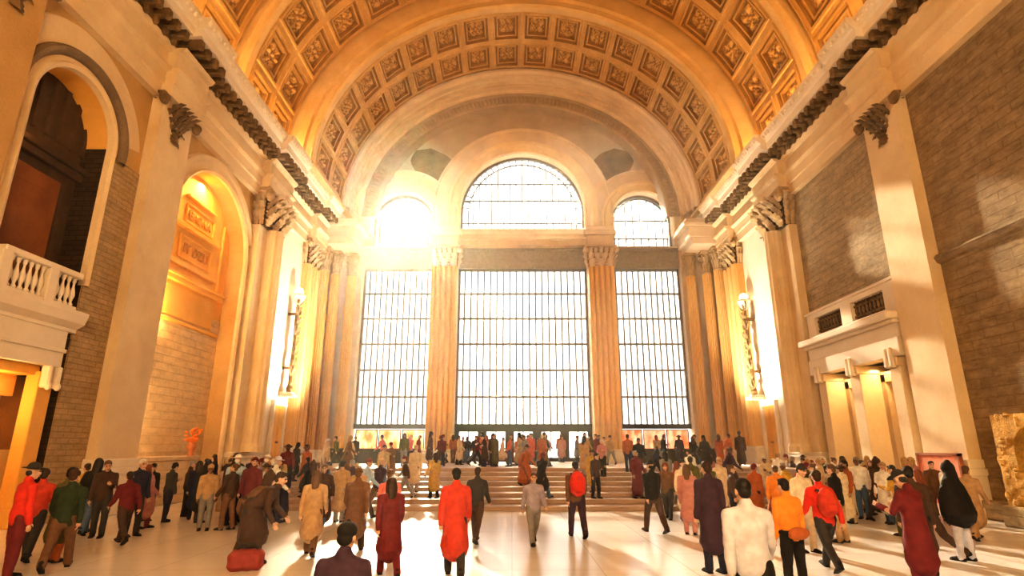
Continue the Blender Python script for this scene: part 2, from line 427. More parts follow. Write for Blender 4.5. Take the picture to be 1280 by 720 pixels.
# --- entablatures along both side walls
PROF = [(0, 14.85), (.28, 14.85), (.28, 15.35), (.36, 15.38), (.36, 15.85), (.52, 15.95), (.52, 16.08), (.3, 16.1), (.3, 16.75), (.45, 16.8), (.55, 16.95), (.55, 17.42), (1.15, 17.5), (1.15, 17.85), (1.25, 17.9), (1.42, 18.22), (1.42, 18.36), (0, 18.36)]
BRK_L = [(18.75, 20.95), (27.5, 30.7), (34.9, 37.2)]
BRK_R = [(18.75, 20.95), (27.5, 30.7), (34.9, 37.2)]
def entab(side, name, brk, label):
    s = 1 if side < 0 else -1
    X = XL if side < 0 else XR
    root = empty(name, (X, 0, 14.85)); tag(root, label, 'entablature', kind='structure')
    def piece(ya, yb, off, part, zlo, zhi, mat):
        bm = bmesh.new()
        pr = [(p + off if p > 0 else p, q) for p, q in PROF if zlo - 1e-6 <= q <= zhi + 1e-6]
        pr = [(0, pr[0][1])] + pr + [(0, pr[-1][1])]
        sweep(bm, pr, [lambda p, q, y=y: V(s * p, y, q - 14.85) for y in (ya, yb)])
        for y in (ya, yb):
            bm.faces.new([bm.verts.new(V(s * p, y, q - 14.85)) for p, q in pr])
        finish(bm, part, mat, root)
    for part, zl, zh, mat in (('architrave', 14.85, 16.08, CREAM), ('frieze', 16.1, 16.95, CREAM), ('cornice', 17.42, 18.36, PALE)):
        piece(YB, YE, 0, part, zl, zh, mat)
        for a, b in brk:
            piece(a, b, 0.42 if part != 'cornice' else .3, part, zl, zh, mat)
    bm = bmesh.new()
    box(bm, 0, s * .55, YB, YE, 16.95 - 14.85, 17.42 - 14.85)
    y = 6.0
    while y < YE - .4:
        off = 0.3 if any(a < y < b for a, b in brk) else 0
        # scrolled bracket: block, curled front and a leaf drop
        box(bm, s * .5, s * (1.12 + off), y, y + .26, 17.12 - 14.85, 17.46 - 14.85, .03)
        ball(bm, V(s * (1.05 + off), y + .13, 17.15 - 14.85), (.13, .12, .14), 8)
        ball(bm, V(s * .62, y + .13, 17.02 - 14.85), (.12, .13, .2), 8)
        y += .56
    finish(bm, 'modillion_course', LEAFM, root)
    bm = bmesh.new(); y = 6.0
    while y < YE - .2:
        off = 0.3 if any(a < y < b for a, b in brk) else 0
        ball(bm, V(s * (1.36 + off), y, 18.12 - 14.85), (.09, .09, .12), 6); y += .28
    finish(bm, 'egg_moulding', PALE, root)
    return root
entab(-1, 'trim_6', BRK_L, 'bracketed cornice and entablature above the balcony wall')
entab(1, 'trim_7', BRK_R, 'bracketed cornice and entablature above the rough grey wall')
# ------------------------------------------------------------------ coffered barrel vault
ceil = empty('ceiling', (AX, 0, Z0)); tag(ceil, 'gilded coffered barrel vault over the hall', 'ceiling', kind='structure')
def ell(a, b):
    """arc-length parameterised half ellipse: s in 0..1 -> theta"""
    K = 400; L = [0.0]; th = [PI * i / K for i in range(K + 1)]
    for i in range(K):
        L.append(L[-1] + math.hypot(a * (math.cos(th[i+1]) - math.cos(th[i])), b * (math.sin(th[i+1]) - math.sin(th[i]))))
    def f(s):
        t = s * L[-1]; lo, hi = 0, K
        while hi - lo > 1:
            m = (lo + hi) // 2
            if L[m] <= t: lo = m
            else: hi = m
        k = (t - L[lo]) / max(1e-9, L[lo+1] - L[lo])
        return th[lo] + (th[lo+1] - th[lo]) * k
    return f
LINES = [0, .05, .065, .115, .125, .17, .18, .22, .23, .27, .30, .33, .36, .39, .42, .46, .5]
LINES = LINES + [1 - x for x in reversed(LINES[:-1])]
def coffer_h(u, v, seed):
    e = min(u, 1 - u, v, 1 - v)
    if e < .055: return 0.05
    if e < .12: return 0.0
    if e < .175: return 0.16
    if e < .225: return 0.10
    if e < .275: return 0.28
    x, y = u - .5, v - .5
    r = math.hypot(x, y) / .23; a = math.atan2(y, x)
    h = 0.28
    pet = math.cos(a * (4 + seed % 2 * 2) + seed)
    if r < .28: h -= .2 * math.cos(r / .28 * PI / 2)
    elif r < 1.25: h -= .15 * max(0, pet) * math.sin(min(1, (r - .28) / .9) * PI) + .06 * (.5 + .5 * math.sin(13 * x / .23 + seed) * math.sin(11 * y / .23))
    return h
def bay(name, a, b, y0, y1, rows, count, mat):
    f = ell(a, b); bm = bmesh.new()
    for r in range(rows):
        for c in range(count):
            seed = (r * 7 + c * 3) % 5
            grid = []
            for u in LINES:
                row = []
                th = f((c + u) / count)
                for v in LINES:
                    d = coffer_h(u, v, seed)
                    y = y0 + (y1 - y0) * (r + v) / rows
                    row.append(bm.verts.new((-(a + d) * math.cos(th), y, (b + d) * math.sin(th))))
                grid.append(row)
            for i in range(len(LINES) - 1):
                for j in range(len(LINES) - 1):
                    fc = bm.faces.new((grid[i][j], grid[i+1][j], grid[i+1][j+1], grid[i][j+1]))
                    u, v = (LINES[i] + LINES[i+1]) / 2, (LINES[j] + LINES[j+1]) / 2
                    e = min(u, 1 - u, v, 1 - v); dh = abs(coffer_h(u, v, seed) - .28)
                    if .115 < e < .172 or .222 < e < .28 or (e > .28 and dh < .035): fc.material_index = 1  # recess and low rosette faces take the painted shade
    bmesh.ops.remove_doubles(bm, verts=bm.verts, dist=0.002)
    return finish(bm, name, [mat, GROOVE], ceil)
def hoop(name, prof, mat, n=96, eggs=None):
    """transverse moulded arch; prof: (y, a, b)"""
    bm = bmesh.new(); rows = []
    for i in range(n + 1):
        t = PI * i / n
        rows.append([bm.verts.new((-a * math.cos(t), y, b * math.sin(t))) for y, a, b in prof])
    for p, q in zip(rows, rows[1:]):
        for i in range(len(prof) - 1): bm.faces.new((p[i], p[i+1], q[i+1], q[i]))
    if eggs:
        y, a, b, cnt, rx, rz = eggs; f = ell(a, b)
        for k in range(cnt):
            t = f((k + .5) / cnt)
            ball(bm, V(-a * math.cos(t), y, b * math.sin(t)), (rx, .13, rz), 6, Matrix.Rotation(-(PI / 2 - t) , 4, 'Y'))
    return finish(bm, name, mat, ceil)
B1, B2, B3, B4 = (12.4, 11.0), (13.85, 12.6), (14.35, 13.3), (14.7, 13.7)
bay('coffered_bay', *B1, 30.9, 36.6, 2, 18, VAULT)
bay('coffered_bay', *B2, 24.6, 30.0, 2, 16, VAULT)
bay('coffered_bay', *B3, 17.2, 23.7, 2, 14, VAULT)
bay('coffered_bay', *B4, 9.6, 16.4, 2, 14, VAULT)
def o(B, d): return (B[0] - d, B[1] - d)
hoop('transverse_rib', [(30.0, *B2), (30.0, *o(B2, -.35)), (30.25, *o(B2, -.35)), (30.25, *o(B2, .35)), (30.12, *o(B2, .42)), (30.12, *o(B1, -.55)), (30.3, *o(B1, -.45)), (30.3, *o(B1, -.12)), (30.2, *o(B1, -.02)), (30.35, *o(B1, .1)), (30.7, *o(B1, .1)), (30.8, *B1), (30.9, *B1)], RIB)
hoop('transverse_rib', [(23.7, *B3), (23.7, *o(B3, -.35)), (23.95, *o(B3, -.35)), (23.95, *o(B3, .1)), (23.85, *o(B3, .2)), (23.85, *o(B2, -.2)), (24.0, *o(B2, -.1)), (24.0, *o(B2, .12)), (24.4, *o(B2, .12)), (24.5, *B2), (24.6, *B2)], RIB)
hoop('transverse_rib', [(16.4, *B4), (16.4, *o(B4, -.3)), (16.6, *o(B4, -.3)), (16.6, *B4), (16.5, *o(B4, .1)), (16.5, *o(B3, -.1)), (16.7, *B3), (16.7, *o(B3, .15)), (17.1, *o(B3, .15)), (17.2, *B3)], RIB)
hoop('plain_vault', [(YB, *B4), (9.6, *B4)], RIB)
hoop('end_arch', [(36.6, *B1), (36.75, *o(B1, -.1)), (36.75, *o(B1, .1)), (36.95, *o(B1, .22)), (37.0, *o(B1, .32)), (37.45, *o(B1, .34)), (37.5, *o(B1, .42)), (37.9, *o(B1, .42)), (37.9, *o(B1, .6)), (38.35, *o(B1, .64)), (38.4, *o(B1, .72)), (38.4, *o(B1, .9))], TAUPE2)
hoop('egg_band', [(38.4, *o(B1, .8)), (38.75, *o(B1, .9)), (38.75, *o(B1, 1.6)), (38.6, *o(B1, 1.66)), (38.65, *o(B1, 1.78)), (YE + .1, *o(B1, 1.78))], TAUPE, eggs=(38.72, *o(B1, 1.25), 104, .12, .24))
# close the gap between the smaller end bay and the side walls
bm = bmesh.new()
for s in (-1, 1): box(bm, s * 12.35, s * 14.9, 30.4, YE, -.1, 0.06)
finish(bm, 'springing_ledge', RIB, ceil)
# outer shell keeps daylight out above the vault
bm = bmesh.new(); n = 48
for i in range(n):
    t, u = PI * i / n, PI * (i + 1) / n
    f = lambda t, y: (-15.6 * math.cos(t), y, -1 + 15.6 * math.sin(t))
    quad(bm, f(t, YB - .4), f(u, YB - .4), f(u, YE + 1.3), f(t, YE + 1.3))
finish(bm, 'outer_shell', RIB, ceil)
# ------------------------------------------------------------------ end wall with six windows
CX = 0.78
HW_S, HW_C = 2.55, 4.72            # half widths of lower windows
CL, CR = CX - 9.12, CX + 9.0
CA_L, CA_R = CX - 8.95, CX + 8.95   # arch centres
ZW0, ZW1, ZH = ez(3.72), ez(15.4), ez(17.05)
ZC = ez(18.25)
bm = bmesh.new()
arch_wall(bm, PEf, -17, 19, ZH, 33.5, [dict(c=CA_L, r=2.25, zs=18.5, zb=ZH), dict(c=CX, r=4.68, zs=19.3, zb=ZC), dict(c=CA_R, r=2.25, zs=18.5, zb=ZH)], 1.1, n=36)
we = tag(finish(bm, 'wall_end', TAUPE), 'taupe end wall pierced by six tall windows', 'wall', kind='structure')
bm = bmesh.new()
arch_wall(bm, PEf, -17, 19, LZ, ZH, [dict(c=CL, r=HW_S, zs=ZH - .001, zb=LZ, rect=True), dict(c=CX, r=HW_C, zs=ZH - .001, zb=LZ, rect=True), dict(c=CR, r=HW_S, zs=ZH - .001, zb=LZ, rect=True)], 1.1)
finish(bm, 'lower_wall', TAUPE2, we)
for c, h in ((CL, HW_S), (CX, HW_C), (CR, HW_S)):
    bm = bmesh.new(); box(bm, c - h, c + h, YE + .45, YE + 1.1, ZW1, ZH - .02, .02); box(bm, c - h, c + h, YE + .35, YE + .5, ZH - .25, ZH - .03)
    finish(bm, 'window_header', GREYH, we)
bm = bmesh.new()   # centre ledge
sweep(bm, [(0, ZH), (.3, ZH), (.3, ZH + .35), (.45, ZH + .45), (.45, ZH + .8), (.6, ZC - .1), (.6, ZC), (-1.1, ZC)], [lambda p, q, x=x: V(x, YE - p, q) for x in (CX - HW_C, CX + HW_C)])
tag(finish(bm, 'trim_8', TAUPE2), 'stone ledge under the large central arched window', 'ledge', kind='structure')

def arched(cx, r, zs, prof, name, label, mat):
    bm = bmesh.new(); ring(bm, PEf, cx, zs, prof, zb=ZH + .9 if r < 3 else ZC)
    tag(finish(bm, name, mat), label, 'arch moulding', kind='structure')
k = 9
for cx, r, zs, w in ((CX, 4.68, 19.3, 'large central'), (CA_L, 2.25, 18.5, 'sunlit'), (CA_R, 2.25, 18.5, 'unglared')):
    wid = 1.0 if r > 3 else .85
    hh = .1 if r > 3 else .07
    nm = {'large central': 'large central arched window', 'sunlit': 'small arched window in the sun glare', 'unglared': 'small arched window near the grille portal wall'}[w]
    arched(cx, r, zs, [(r - .02, -.5), (r, .05), (r + .1, .2), (r + .15, .1), (r + .62 * wid, .14), (r + .75 * wid, .28), (r + .95 * wid, .28), (r + wid, .02)], f'trim_{k}', 'cream archivolt around the ' + nm, CREAM); k += 1
    arched(cx, r, zs, [(r + wid, 0), (r + wid, hh), (r + 1.9 * wid, hh), (r + 1.98 * wid, hh * 2), (r + 2.1 * wid, hh * 2), (r + 2.15 * wid, 0)], f'trim_{k}', 'broad outer band around the ' + nm, TAUPE2); k += 1

# frescoed spandrels
for sx, lab in ((-1, 'dark olive painted patch on lunette above the glaring window'), (1, 'dark brown painted patch on lunette beyond the central arch')):
    bm = bmesh.new(); pts = []
    for i in range(26):
        a = 2 * PI * i / 26
        rr = 1 + .18 * noise.noise(Vector((math.cos(a) * 2, math.sin(a) * 2, 3 + sx)))
        x = CX + sx * 6.95 + (1.55 * math.cos(a) * rr) + sx * .35 * math.sin(a)
        z = 23.05 + 1.35 * math.sin(a) * rr
        pts.append((x, z))
    top = [bm.verts.new((x, YE - .06, z)) for x, z in pts]; bot = [bm.verts.new((x, YE, z)) for x, z in pts]
    c = bm.verts.new((CX + sx * 6.95, YE - .12, 23.05))
    for i in range(26):
        j = (i + 1) % 26
        bm.faces.new((c, top[i], top[j])); bm.faces.new((top[i], bot[i], bot[j], top[j]))
    tag(finish(bm, 'fresco', FRESCO), lab, 'fresco', 'fresco patches on the lunette')

# windows
YW = YE + .78
def bars_box(bm, x0, x1, z0, z1, t=.06): box(bm, x0, x1, YW - t, YW + t, z0, z1)
def low_window(idx, c, h, nb, label):
    w = empty(f'window_{idx}', (0, 0, 0)); tag(w, label, 'window', kind='structure')
    bm = bmesh.new(); bars_box(bm, c - h, c - h + .16, ZW0, ZW1, .14); bars_box(bm, c + h - .16, c + h, ZW0, ZW1, .14); bars_box(bm, c - h, c + h, ZW1 - .14, ZW1, .14)
    finish(bm, 'window_frame', BARM, w)
    bm = bmesh.new(); bars_box(bm, c - h, c + h, ZW0 - .3, ZW0 + .02, .2); finish(bm, 'window_sill', DBAR, w)
    bm = bmesh.new()
    for i in range(1, nb):
        x = c - h + 2 * h * i / nb; bars_box(bm, x - .055, x + .055, ZW0, ZW1, .05)
    for i in range(1, 6):
        z = ZW0 + (ZW1 - ZW0) * i / 6; bars_box(bm, c - h, c + h, z - .07, z + .07, .09)
    finish(bm, 'glazing_bars', BARM, w)
    bm = bmesh.new(); quad(bm, V(c - h, YW + .02, ZW0), V(c + h, YW + .02, ZW0), V(c + h, YW + .02, ZW1), V(c - h, YW + .02, ZW1)); finish(bm, 'pane', GLASS, w)
low_window(1, CL, HW_S, 12, 'tall gridded window between corner columns and first window column')
low_window(2, CX, HW_C, 20, 'widest tall gridded window between the two window columns')
low_window(3, CR, HW_S, 12, 'tall gridded window on the grille portal side')
def arch_window(idx, c, r, zs, zb, nb, hor, inner, label):
    w = empty(f'window_{idx}', (0, 0, 0)); tag(w, label, 'window', kind='structure')
    bm = bmesh.new()
    ring(bm, lambda a, b, d: V(a, YW + d, b), c, zs, [(r, -.1), (r - .16, -.1), (r - .16, .12), (r, .12)], zb=zb)
    bars_box(bm, c - r, c + r, zb, zb + .14, .12); finish(bm, 'window_frame', BARM, w)
    bm = bmesh.new()
    ri = r - inner
    for i in range(1, nb):
        x = c - r + 2 * r * i / nb; dx = abs(x - c)
        if dx < ri: bars_box(bm, x - .04, x + .04, zb, zs + math.sqrt(max(0, ri * ri - dx * dx)), .04)
    for z in hor:
        hw = math.sqrt(max(0, r * r - max(0, z - zs) ** 2)); bars_box(bm, c - hw, c + hw, z - .045, z + .045, .05)
    ring(bm, lambda a, b, d: V(a, YW + d, b), c, zs, [(ri, -.05), (ri, .05), (ri + .09, .05), (ri + .09, -.05), (ri, -.05)], zb=zb)
    m = 28 if r > 3 else 14
    for i in range(1, m):
        a = PI * i / m
        M = Matrix.Translation((c, YW, zs)) @ Matrix.Rotation(PI / 2 - a, 4, 'Y')
        box(bm, -.04, .04, -.04, .04, ri, r - .1, M=M)
    finish(bm, 'glazing_bars', BARM, w)
    bm = bmesh.new(); n = 40
    pts = [V(c - r, YW + .02, zb)] + [V(c - r * math.cos(PI * i / n), YW + .02, zs + r * math.sin(PI * i / n)) for i in range(n + 1)] + [V(c + r, YW + .02, zb)]
    bm.faces.new([bm.verts.new(p) for p in pts]); finish(bm, 'pane', GLASS, w)
arch_window(4, CA_L, 2.25, 18.5, ZH, 10, (ZH + .85,), .42, 'small arched window glaring with low sun')
arch_window(5, CX, 4.68, 19.3, ZC, 20, (ZC + .95, ZC + 2.8, ZC + 4.2), .62, 'largest arched window crowned by curved glazing bars')
arch_window(6, CA_R, 2.25, 18.5, ZH, 8, (ZH + .85, ZH + 2.3), .3, 'small arched window clear of glare beside grille portal wall')

# doors under the central window
n = 5
for i in range(n):
    x0 = CX - HW_C + 2 * HW_C * i / n; x1 = x0 + 2 * HW_C / n
    d = empty(f'door_{i + 1}', (0, 0, 0)); tag(d, ['first', 'second', 'middle', 'fourth', 'fifth'][i] + ' dark glazed door counting from the sunlit side', 'door', kind='structure')
    bm = bmesh.new()
    for a, b in ((x0, x0 + .3), (x1 - .3, x1)): box(bm, a, b, YW - .12, YW + .12, LZ, ZW0 - .28)
    box(bm, x0, x1, YW - .1, YW + .1, ZW0 - .5, ZW0 - .28); box(bm, x0 + .3, x1 - .3, YW - .06, YW + .06, LZ, LZ + .25); box(bm, (x0 + x1) / 2 - .03, (x0 + x1) / 2 + .03, YW - .06, YW + .06, LZ, ZW0 - .3)
    finish(bm, 'door_frame', DBAR, d)
    bm = bmesh.new(); quad(bm, V(x0 + .3, YW, LZ + .2), V(x1 - .3, YW, LZ + .2), V(x1 - .3, YW, ZW0 - .45), V(x0 + .3, YW, ZW0 - .45)); finish(bm, 'pane', GLASS, d)
    bm = bmesh.new(); 
    for s in (-.1, .1): box(bm, (x0 + x1) / 2 + s - .015, (x0 + x1) / 2 + s + .015, YW - .14, YW - .1, LZ + .8, LZ + 1.3)
    finish(bm, 'door_handle', BRONZE, d)
# lit orange-red poster displays under the side windows
def poster_mat(name, s, cols):
    m, nt, b = nodes(name)
    geo = N(nt, 'ShaderNodeNewGeometry'); mp = N(nt, 'ShaderNodeMapping'); mp.inputs['Scale'].default_value = (1.3, 1, .7); mp.inputs['Location'].default_value = (s * 3.7, 0, s)
    vo = N(nt, 'ShaderNodeTexVoronoi', Scale=1.3); no = N(nt, 'ShaderNodeTexNoise', Scale=2.5, Detail=6.0)
    nt.links.new(geo.outputs['Position'], mp.inputs[0]); nt.links.new(mp.outputs[0], vo.inputs['Vector']); nt.links.new(mp.outputs[0], no.inputs['Vector'])
    mx = N(nt, 'ShaderNodeMath', operation='MULTIPLY_ADD'); mx.inputs[1].default_value = .6
    nt.links.new(vo.outputs['Distance'], mx.inputs[0]); nt.links.new(no.outputs['Fac'], mx.inputs[2])
    cr = N(nt, 'ShaderNodeValToRGB'); cr.color_ramp.elements[0].position = .4; cr.color_ramp.elements[1].position = 1.0
    cr.color_ramp.elements[0].color = (*cols[0], 1); cr.color_ramp.elements[1].color = (*cols[2], 1)
    e = cr.color_ramp.elements.new(.66); e.color = (*cols[1], 1)
    nt.links.new(mx.outputs[0], cr.inputs[0]); nt.links.new(cr.outputs[0], b.inputs['Base Color']); nt.links.new(cr.outputs[0], b.inputs['Emission Color'])
    b.inputs['Emission Strength'].default_value = .8; b.inputs['Roughness'].default_value = .5
    return m
PM1 = poster_mat('amber_poster_print', 1, ((.55, .12, .03), (.85, .38, .12), (.95, .75, .5)))
PM2 = poster_mat('coral_poster_print', 2, ((.5, .06, .02), (.85, .22, .08), (.95, .6, .4)))
places = ['beside the corner columns', 'in the middle', 'beside the window column']
for side, c, mat, wd in ((-1, CL, PM1, 'amber'), (1, CR, PM2, 'coral red')):
    for i in range(3):
        x0 = c - HW_S + .15 + i * (2 * HW_S - .3) / 3; x1 = x0 + (2 * HW_S - .3) / 3 - .06
        pl = places[i] if side < 0 else places[2 - i]
        p = empty('poster_panel', ((x0 + x1) / 2, YW - .1, LZ)); tag(p, f'lit {wd} poster panel under window, {pl}', 'poster', f'{wd} poster panels under the window')
        h = ZW0 - .34 - LZ; w2 = (x1 - x0) / 2
        bm = bmesh.new(); box(bm, -w2, w2, 0, .12, 0.15, h); finish(bm, 'print', mat, p)
        bm = bmesh.new(); box(bm, -w2, -w2 + .06, -.05, 0, 0, h); box(bm, w2 - .06, w2, -.05, 0, 0, h); box(bm, -w2, w2, -.05, 0, h - .06, h); box(bm, -w2, w2, -.05, .12, 0, .15); finish(bm, 'frame', DBAR, p)
# ------------------------------------------------------------------ columns, pilasters, capitals
def leaf(bm, base, out, up, w, h, curl):
    """acanthus-like lobed tongue: rises from base and curls outwards at the tip"""
    side = out.cross(up).normalized()
    rows = []
    K = 8
    for k in range(K + 1):
        t = k / K
        rise = h * (t if t < .75 else .75 + .12 * math.sin((t - .75) * 4 * PI * .75))
        c = base + up * rise + out * (.03 + curl * (t ** 1.8))
        ww = w * .5 * (.8 + .35 * math.sin(t * PI * .85)) * (1 if k < K else .4) * (1.0 if k % 2 else .78)
        rows.append([bm.verts.new(c + side * ww * q + out * (.12 * w * (1 - abs(q)) - .1 * w * q * q)) for q in (-1, -.5, 0, .5, 1)])
    for a, b in zip(rows, rows[1:]):
        for i in range(4): bm.faces.new((a[i], a[i+1], b[i+1], b[i]))
def capital_round(bm, r, h):
    lathe(bm, [(r * .98, 0), (r * 1.06, h * .03), (r * 1.06, h * .07), (r * .84, h * .1), (r * .84, h * .5), (r * 1.12, h * .87)], 24)
    for row, (z, hh, n, cu) in enumerate(((.08, .42, 10, .25), (.3, .5, 10, .42))):
        for i in range(n):
            a = 2 * PI * (i + .5 * row) / n; o = V(math.cos(a), math.sin(a), 0)
            leaf(bm, o * r * .86 + V(0, 0, h * z), o, V(0, 0, 1), 1.7 * r * math.sin(PI / n), h * hh, r * (cu + .2))
    for sx in (-1, 1):
        for sy in (-1, 1):
            ball(bm, V(sx * r * .98, sy * r * .98, h * .78), (r * .2, r * .2, h * .1), 8)
    box(bm, -r * 1.25, r * 1.25, -r * 1.25, r * 1.25, h * .88, h, .03)
def capital_flat(bm, w, d, h, taper=1.0, drop=0.0):
    """pilaster capital: x lateral, y outwards from the wall"""
    hw = w / 2; dd = d * .9
    pts = [(hw * taper * .92, 0), (hw * (taper * .6 + .36), h * .5), (hw * .98, h * .9)]
    for (a, z), (b, y) in zip(pts, pts[1:]):
        lo = [V(-a, 0, z), V(-a, dd, z), V(a, dd, z), V(a, 0, z)]; hi = [V(-b, 0, y), V(-b, dd, y), V(b, dd, y), V(b, 0, y)]
        for i in range(3):
            f = quad(bm, lo[i], lo[i+1], hi[i+1], hi[i]); f.material_index = 1  # body in the darker slot, standing in for shade behind the leaves
    Y = V(0, 1, 0); Z = V(0, 0, 1)
    for row, (z, hh, n, cu) in enumerate(((0.0, .4, 3, .2), (.24, .4, 4, .26), (.46, .42, 5, .3))):
        a = hw * (taper + (1 - taper) * (z * 1.15))
        for i in range(n):
            x = -a + 2 * a * (i + .5) / n
            leaf(bm, V(x, dd, h * z), Y, Z, 1.5 * a / n, h * hh, max(.3, w * cu))
            ball(bm, V(x + a / n, dd + .1, h * (z + .12)), (.06, .06, .06), 6)
        for q in (-1, 1):
            for p in (.3, .75): leaf(bm, V(q * a, dd * p, h * z), V(q, 0, 0), Z, d * .42, h * hh, w * cu * .6)
    for q in (-1, 1):
        for r_, yy in ((.13, 0), (.08, .08)): ball(bm, V(q * hw * 1.12, d * 1.2 + yy, h * .78), (w * r_, w * .07, w * r_), 10)
        ball(bm, V(q * hw * .35, d * 1.2, h * .8), (w * .08, w * .08, w * .08), 8)
    ball(bm, V(0, d * 1.3, h * .9), (w * .1, w * .08, h * .09), 8)
    if drop:
        leaf(bm, V(0, d, h * .1), Y, V(0, 0, -1), hw * taper * 1.6, drop + h * .1, .1)
        for q in (-1, 1): leaf(bm, V(q * hw * taper * .8, d, h * .25), Y, V(0, 0, -1), hw * taper, drop * .6, .14)
    box(bm, -hw * 1.22, hw * 1.22, 0, d * 1.3, h * .91, h, .03)

ROT = {'L': -PI / 2, 'R': PI / 2, 'E': PI}
def pilaster(side, pos, w, d, z0, zc, ch, label, group, shaft=CREAM, cap=CAPM, taper=1.0, drop=0, base_h=1.0, reeds=0, extra=None, name='pilaster', top=14.85):
    loc = {'L': (XL, pos, z0), 'R': (XR, pos, z0), 'E': (pos, YE, z0)}[side]
    t = empty(name, loc, ROT[side]); tag(t, label, 'pilaster', group, 'thing')
    hw = w / 2
    bm = bmesh.new()
    e = .16
    box(bm, -hw - e, hw + e, 0, d + e, 0, base_h * .18, .02); box(bm, -hw - e * .5, hw + e * .5, 0, d + e * .5, base_h * .18, base_h * .72)
    box(bm, -hw - e, hw + e, 0, d + e, base_h * .72, base_h * .84, .02); box(bm, -hw - e * .6, hw + e * .6, 0, d + e * .6, base_h * .84, base_h, .03)
    finish(bm, 'pedestal', PALE, t)
    bm = bmesh.new()
    box(bm, -hw, hw, 0, d, base_h, (top if taper < 1 else zc) - z0)
    if reeds:
        for i in range(reeds):
            x = -hw + w * (i + .5) / reeds; r = w / reeds * .36
            M = Matrix.Translation((x, d, 0))
            lathe(bm, [(r, base_h), (r, zc - z0)], 10, M)
    if extra: extra(bm, base_h, zc - z0)
    finish(bm, 'shaft', shaft, t)
    bm = bmesh.new(); capital_flat(bm, w, d + (.25 if extra else 0), ch, taper, drop)
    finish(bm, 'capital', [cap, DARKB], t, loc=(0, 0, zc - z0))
    if zc + ch < top - .02 and taper >= 1:
        bm = bmesh.new(); box(bm, -hw, hw, 0, d, 0, top - zc - ch); finish(bm, 'block', CREAM, t, loc=(0, 0, zc + ch - z0))
    return t
PG = 'great pilasters of the side walls'
pilaster('L', 19.8, 2.0, .42, 0, 13.75, 1.25, 'broad cream pilaster between the balcony arch and the tall amber niche', PG, cap=LEAFM, taper=.35, drop=.5, base_h=1.75)
pilaster('L', 12.5, 1.7, .42, 0, 13.6, 1.25, 'broad golden pilaster on the viewer side of the balcony arch', PG, shaft=GOLD, cap=LEAFM, taper=.35, drop=.5, base_h=1.75)
pilaster('R', 19.8, 2.0, .42, 0, 13.75, 1.25, 'broad cream pilaster between the grille portal and the rough grey wall', PG, cap=LEAFM, taper=.35, drop=.5, base_h=1.75)
def halfcol(bm, z0, z1):
    lathe(bm, [(.62, z0), (.6, z0 + .25), (.52, z0 + .4), (.5, z1)], 40, Matrix.Translation((0, .64, 0)), flute=(12, .1))
CG = 'clustered pilasters with engaged columns'
pilaster('L', 29.1, 2.7, .42, LZ - .3, 13.3, 2.0, 'clustered pilaster with engaged column beyond the amber niche', CG, extra=halfcol, shaft=CREAM, top=15.3)
pilaster('R', 29.1, 2.7, .42, LZ - .3, 13.3, 2.0, 'clustered pilaster with engaged column beyond the grille portal', CG, extra=halfcol, shaft=CREAM, top=15.3)
pilaster('L', 35.9, 2.05, .42, LZ, 13.5, 1.7, 'amber reeded pilaster beside the bronze lamp on the niche wall', CG, shaft=COLM, reeds=3, top=15.2)
pilaster('R', 35.9, 2.05, .42, LZ, 13.5, 1.7, 'amber reeded pilaster beside the bronze lamp on the portal wall', CG, shaft=COLM, reeds=3, top=15.2)

def column(x, y, r, z0, z1, ch, label, group, mat, base=PALE, cap=CAPM, flutes=16):
    t = empty('column', (x, y, z0)); tag(t, label, 'column', group, 'thing')
    bm = bmesh.new(); box(bm, -r * 1.25, r * 1.25, -r * 1.25, r * 1.25, 0, .3, .02)
    lathe(bm, [(r * 1.24, .3), (r * 1.24, .42), (r * 1.25, .5), (r * 1.15, .56), (r * 1.22, .64), (r * 1.15, .72), (r * 1.02, .78)], 32)
    finish(bm, 'base', base, t)
    H = z1 - z0 - ch
    bm = bmesh.new(); lathe(bm, [(r * 1.02, .78), (r, 1.1), (r * .99, H * .4), (r * .9, H)], flutes * 6, flute=(flutes, .11)); finish(bm, 'shaft', mat, t)
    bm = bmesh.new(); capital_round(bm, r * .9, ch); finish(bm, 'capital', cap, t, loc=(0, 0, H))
    return t
# engaged corner columns, three on each side
for s, X, where in ((1, XL, 'niche wall'), (-1, XR, 'portal wall')):
    for i, (dx, y, r) in enumerate(((.5, 37.86, .37), (.98, 38.82, .37), (2.0, 39.3, .37))):
        column(X + s * dx, y, r, LZ, 15.6, 1.7, ['outer', 'middle', 'inner'][i] + f' amber fluted column in the corner cluster by the {where}', 'fluted corner columns', COLM)
    bm = bmesh.new(); box(bm, 0, s * 2.4, 37.0, YE, 15.6, 16.1, .03); box(bm, 0, s * 2.6, 37.0, YE, 16.1, 16.9, .03); box(bm, 0, s * 2.9, 36.9, YE, 16.9, 17.2, .04); box(bm, 0, s * 2.75, 37, YE, 17.2, 17.5, .04)
    o = finish(bm, f'trim_{15 if s > 0 else 16}', TAUPE2, loc=(X, 0, 0)); tag(o, f'moulded corner entablature over the fluted columns by the {where}', 'entablature', kind='structure')
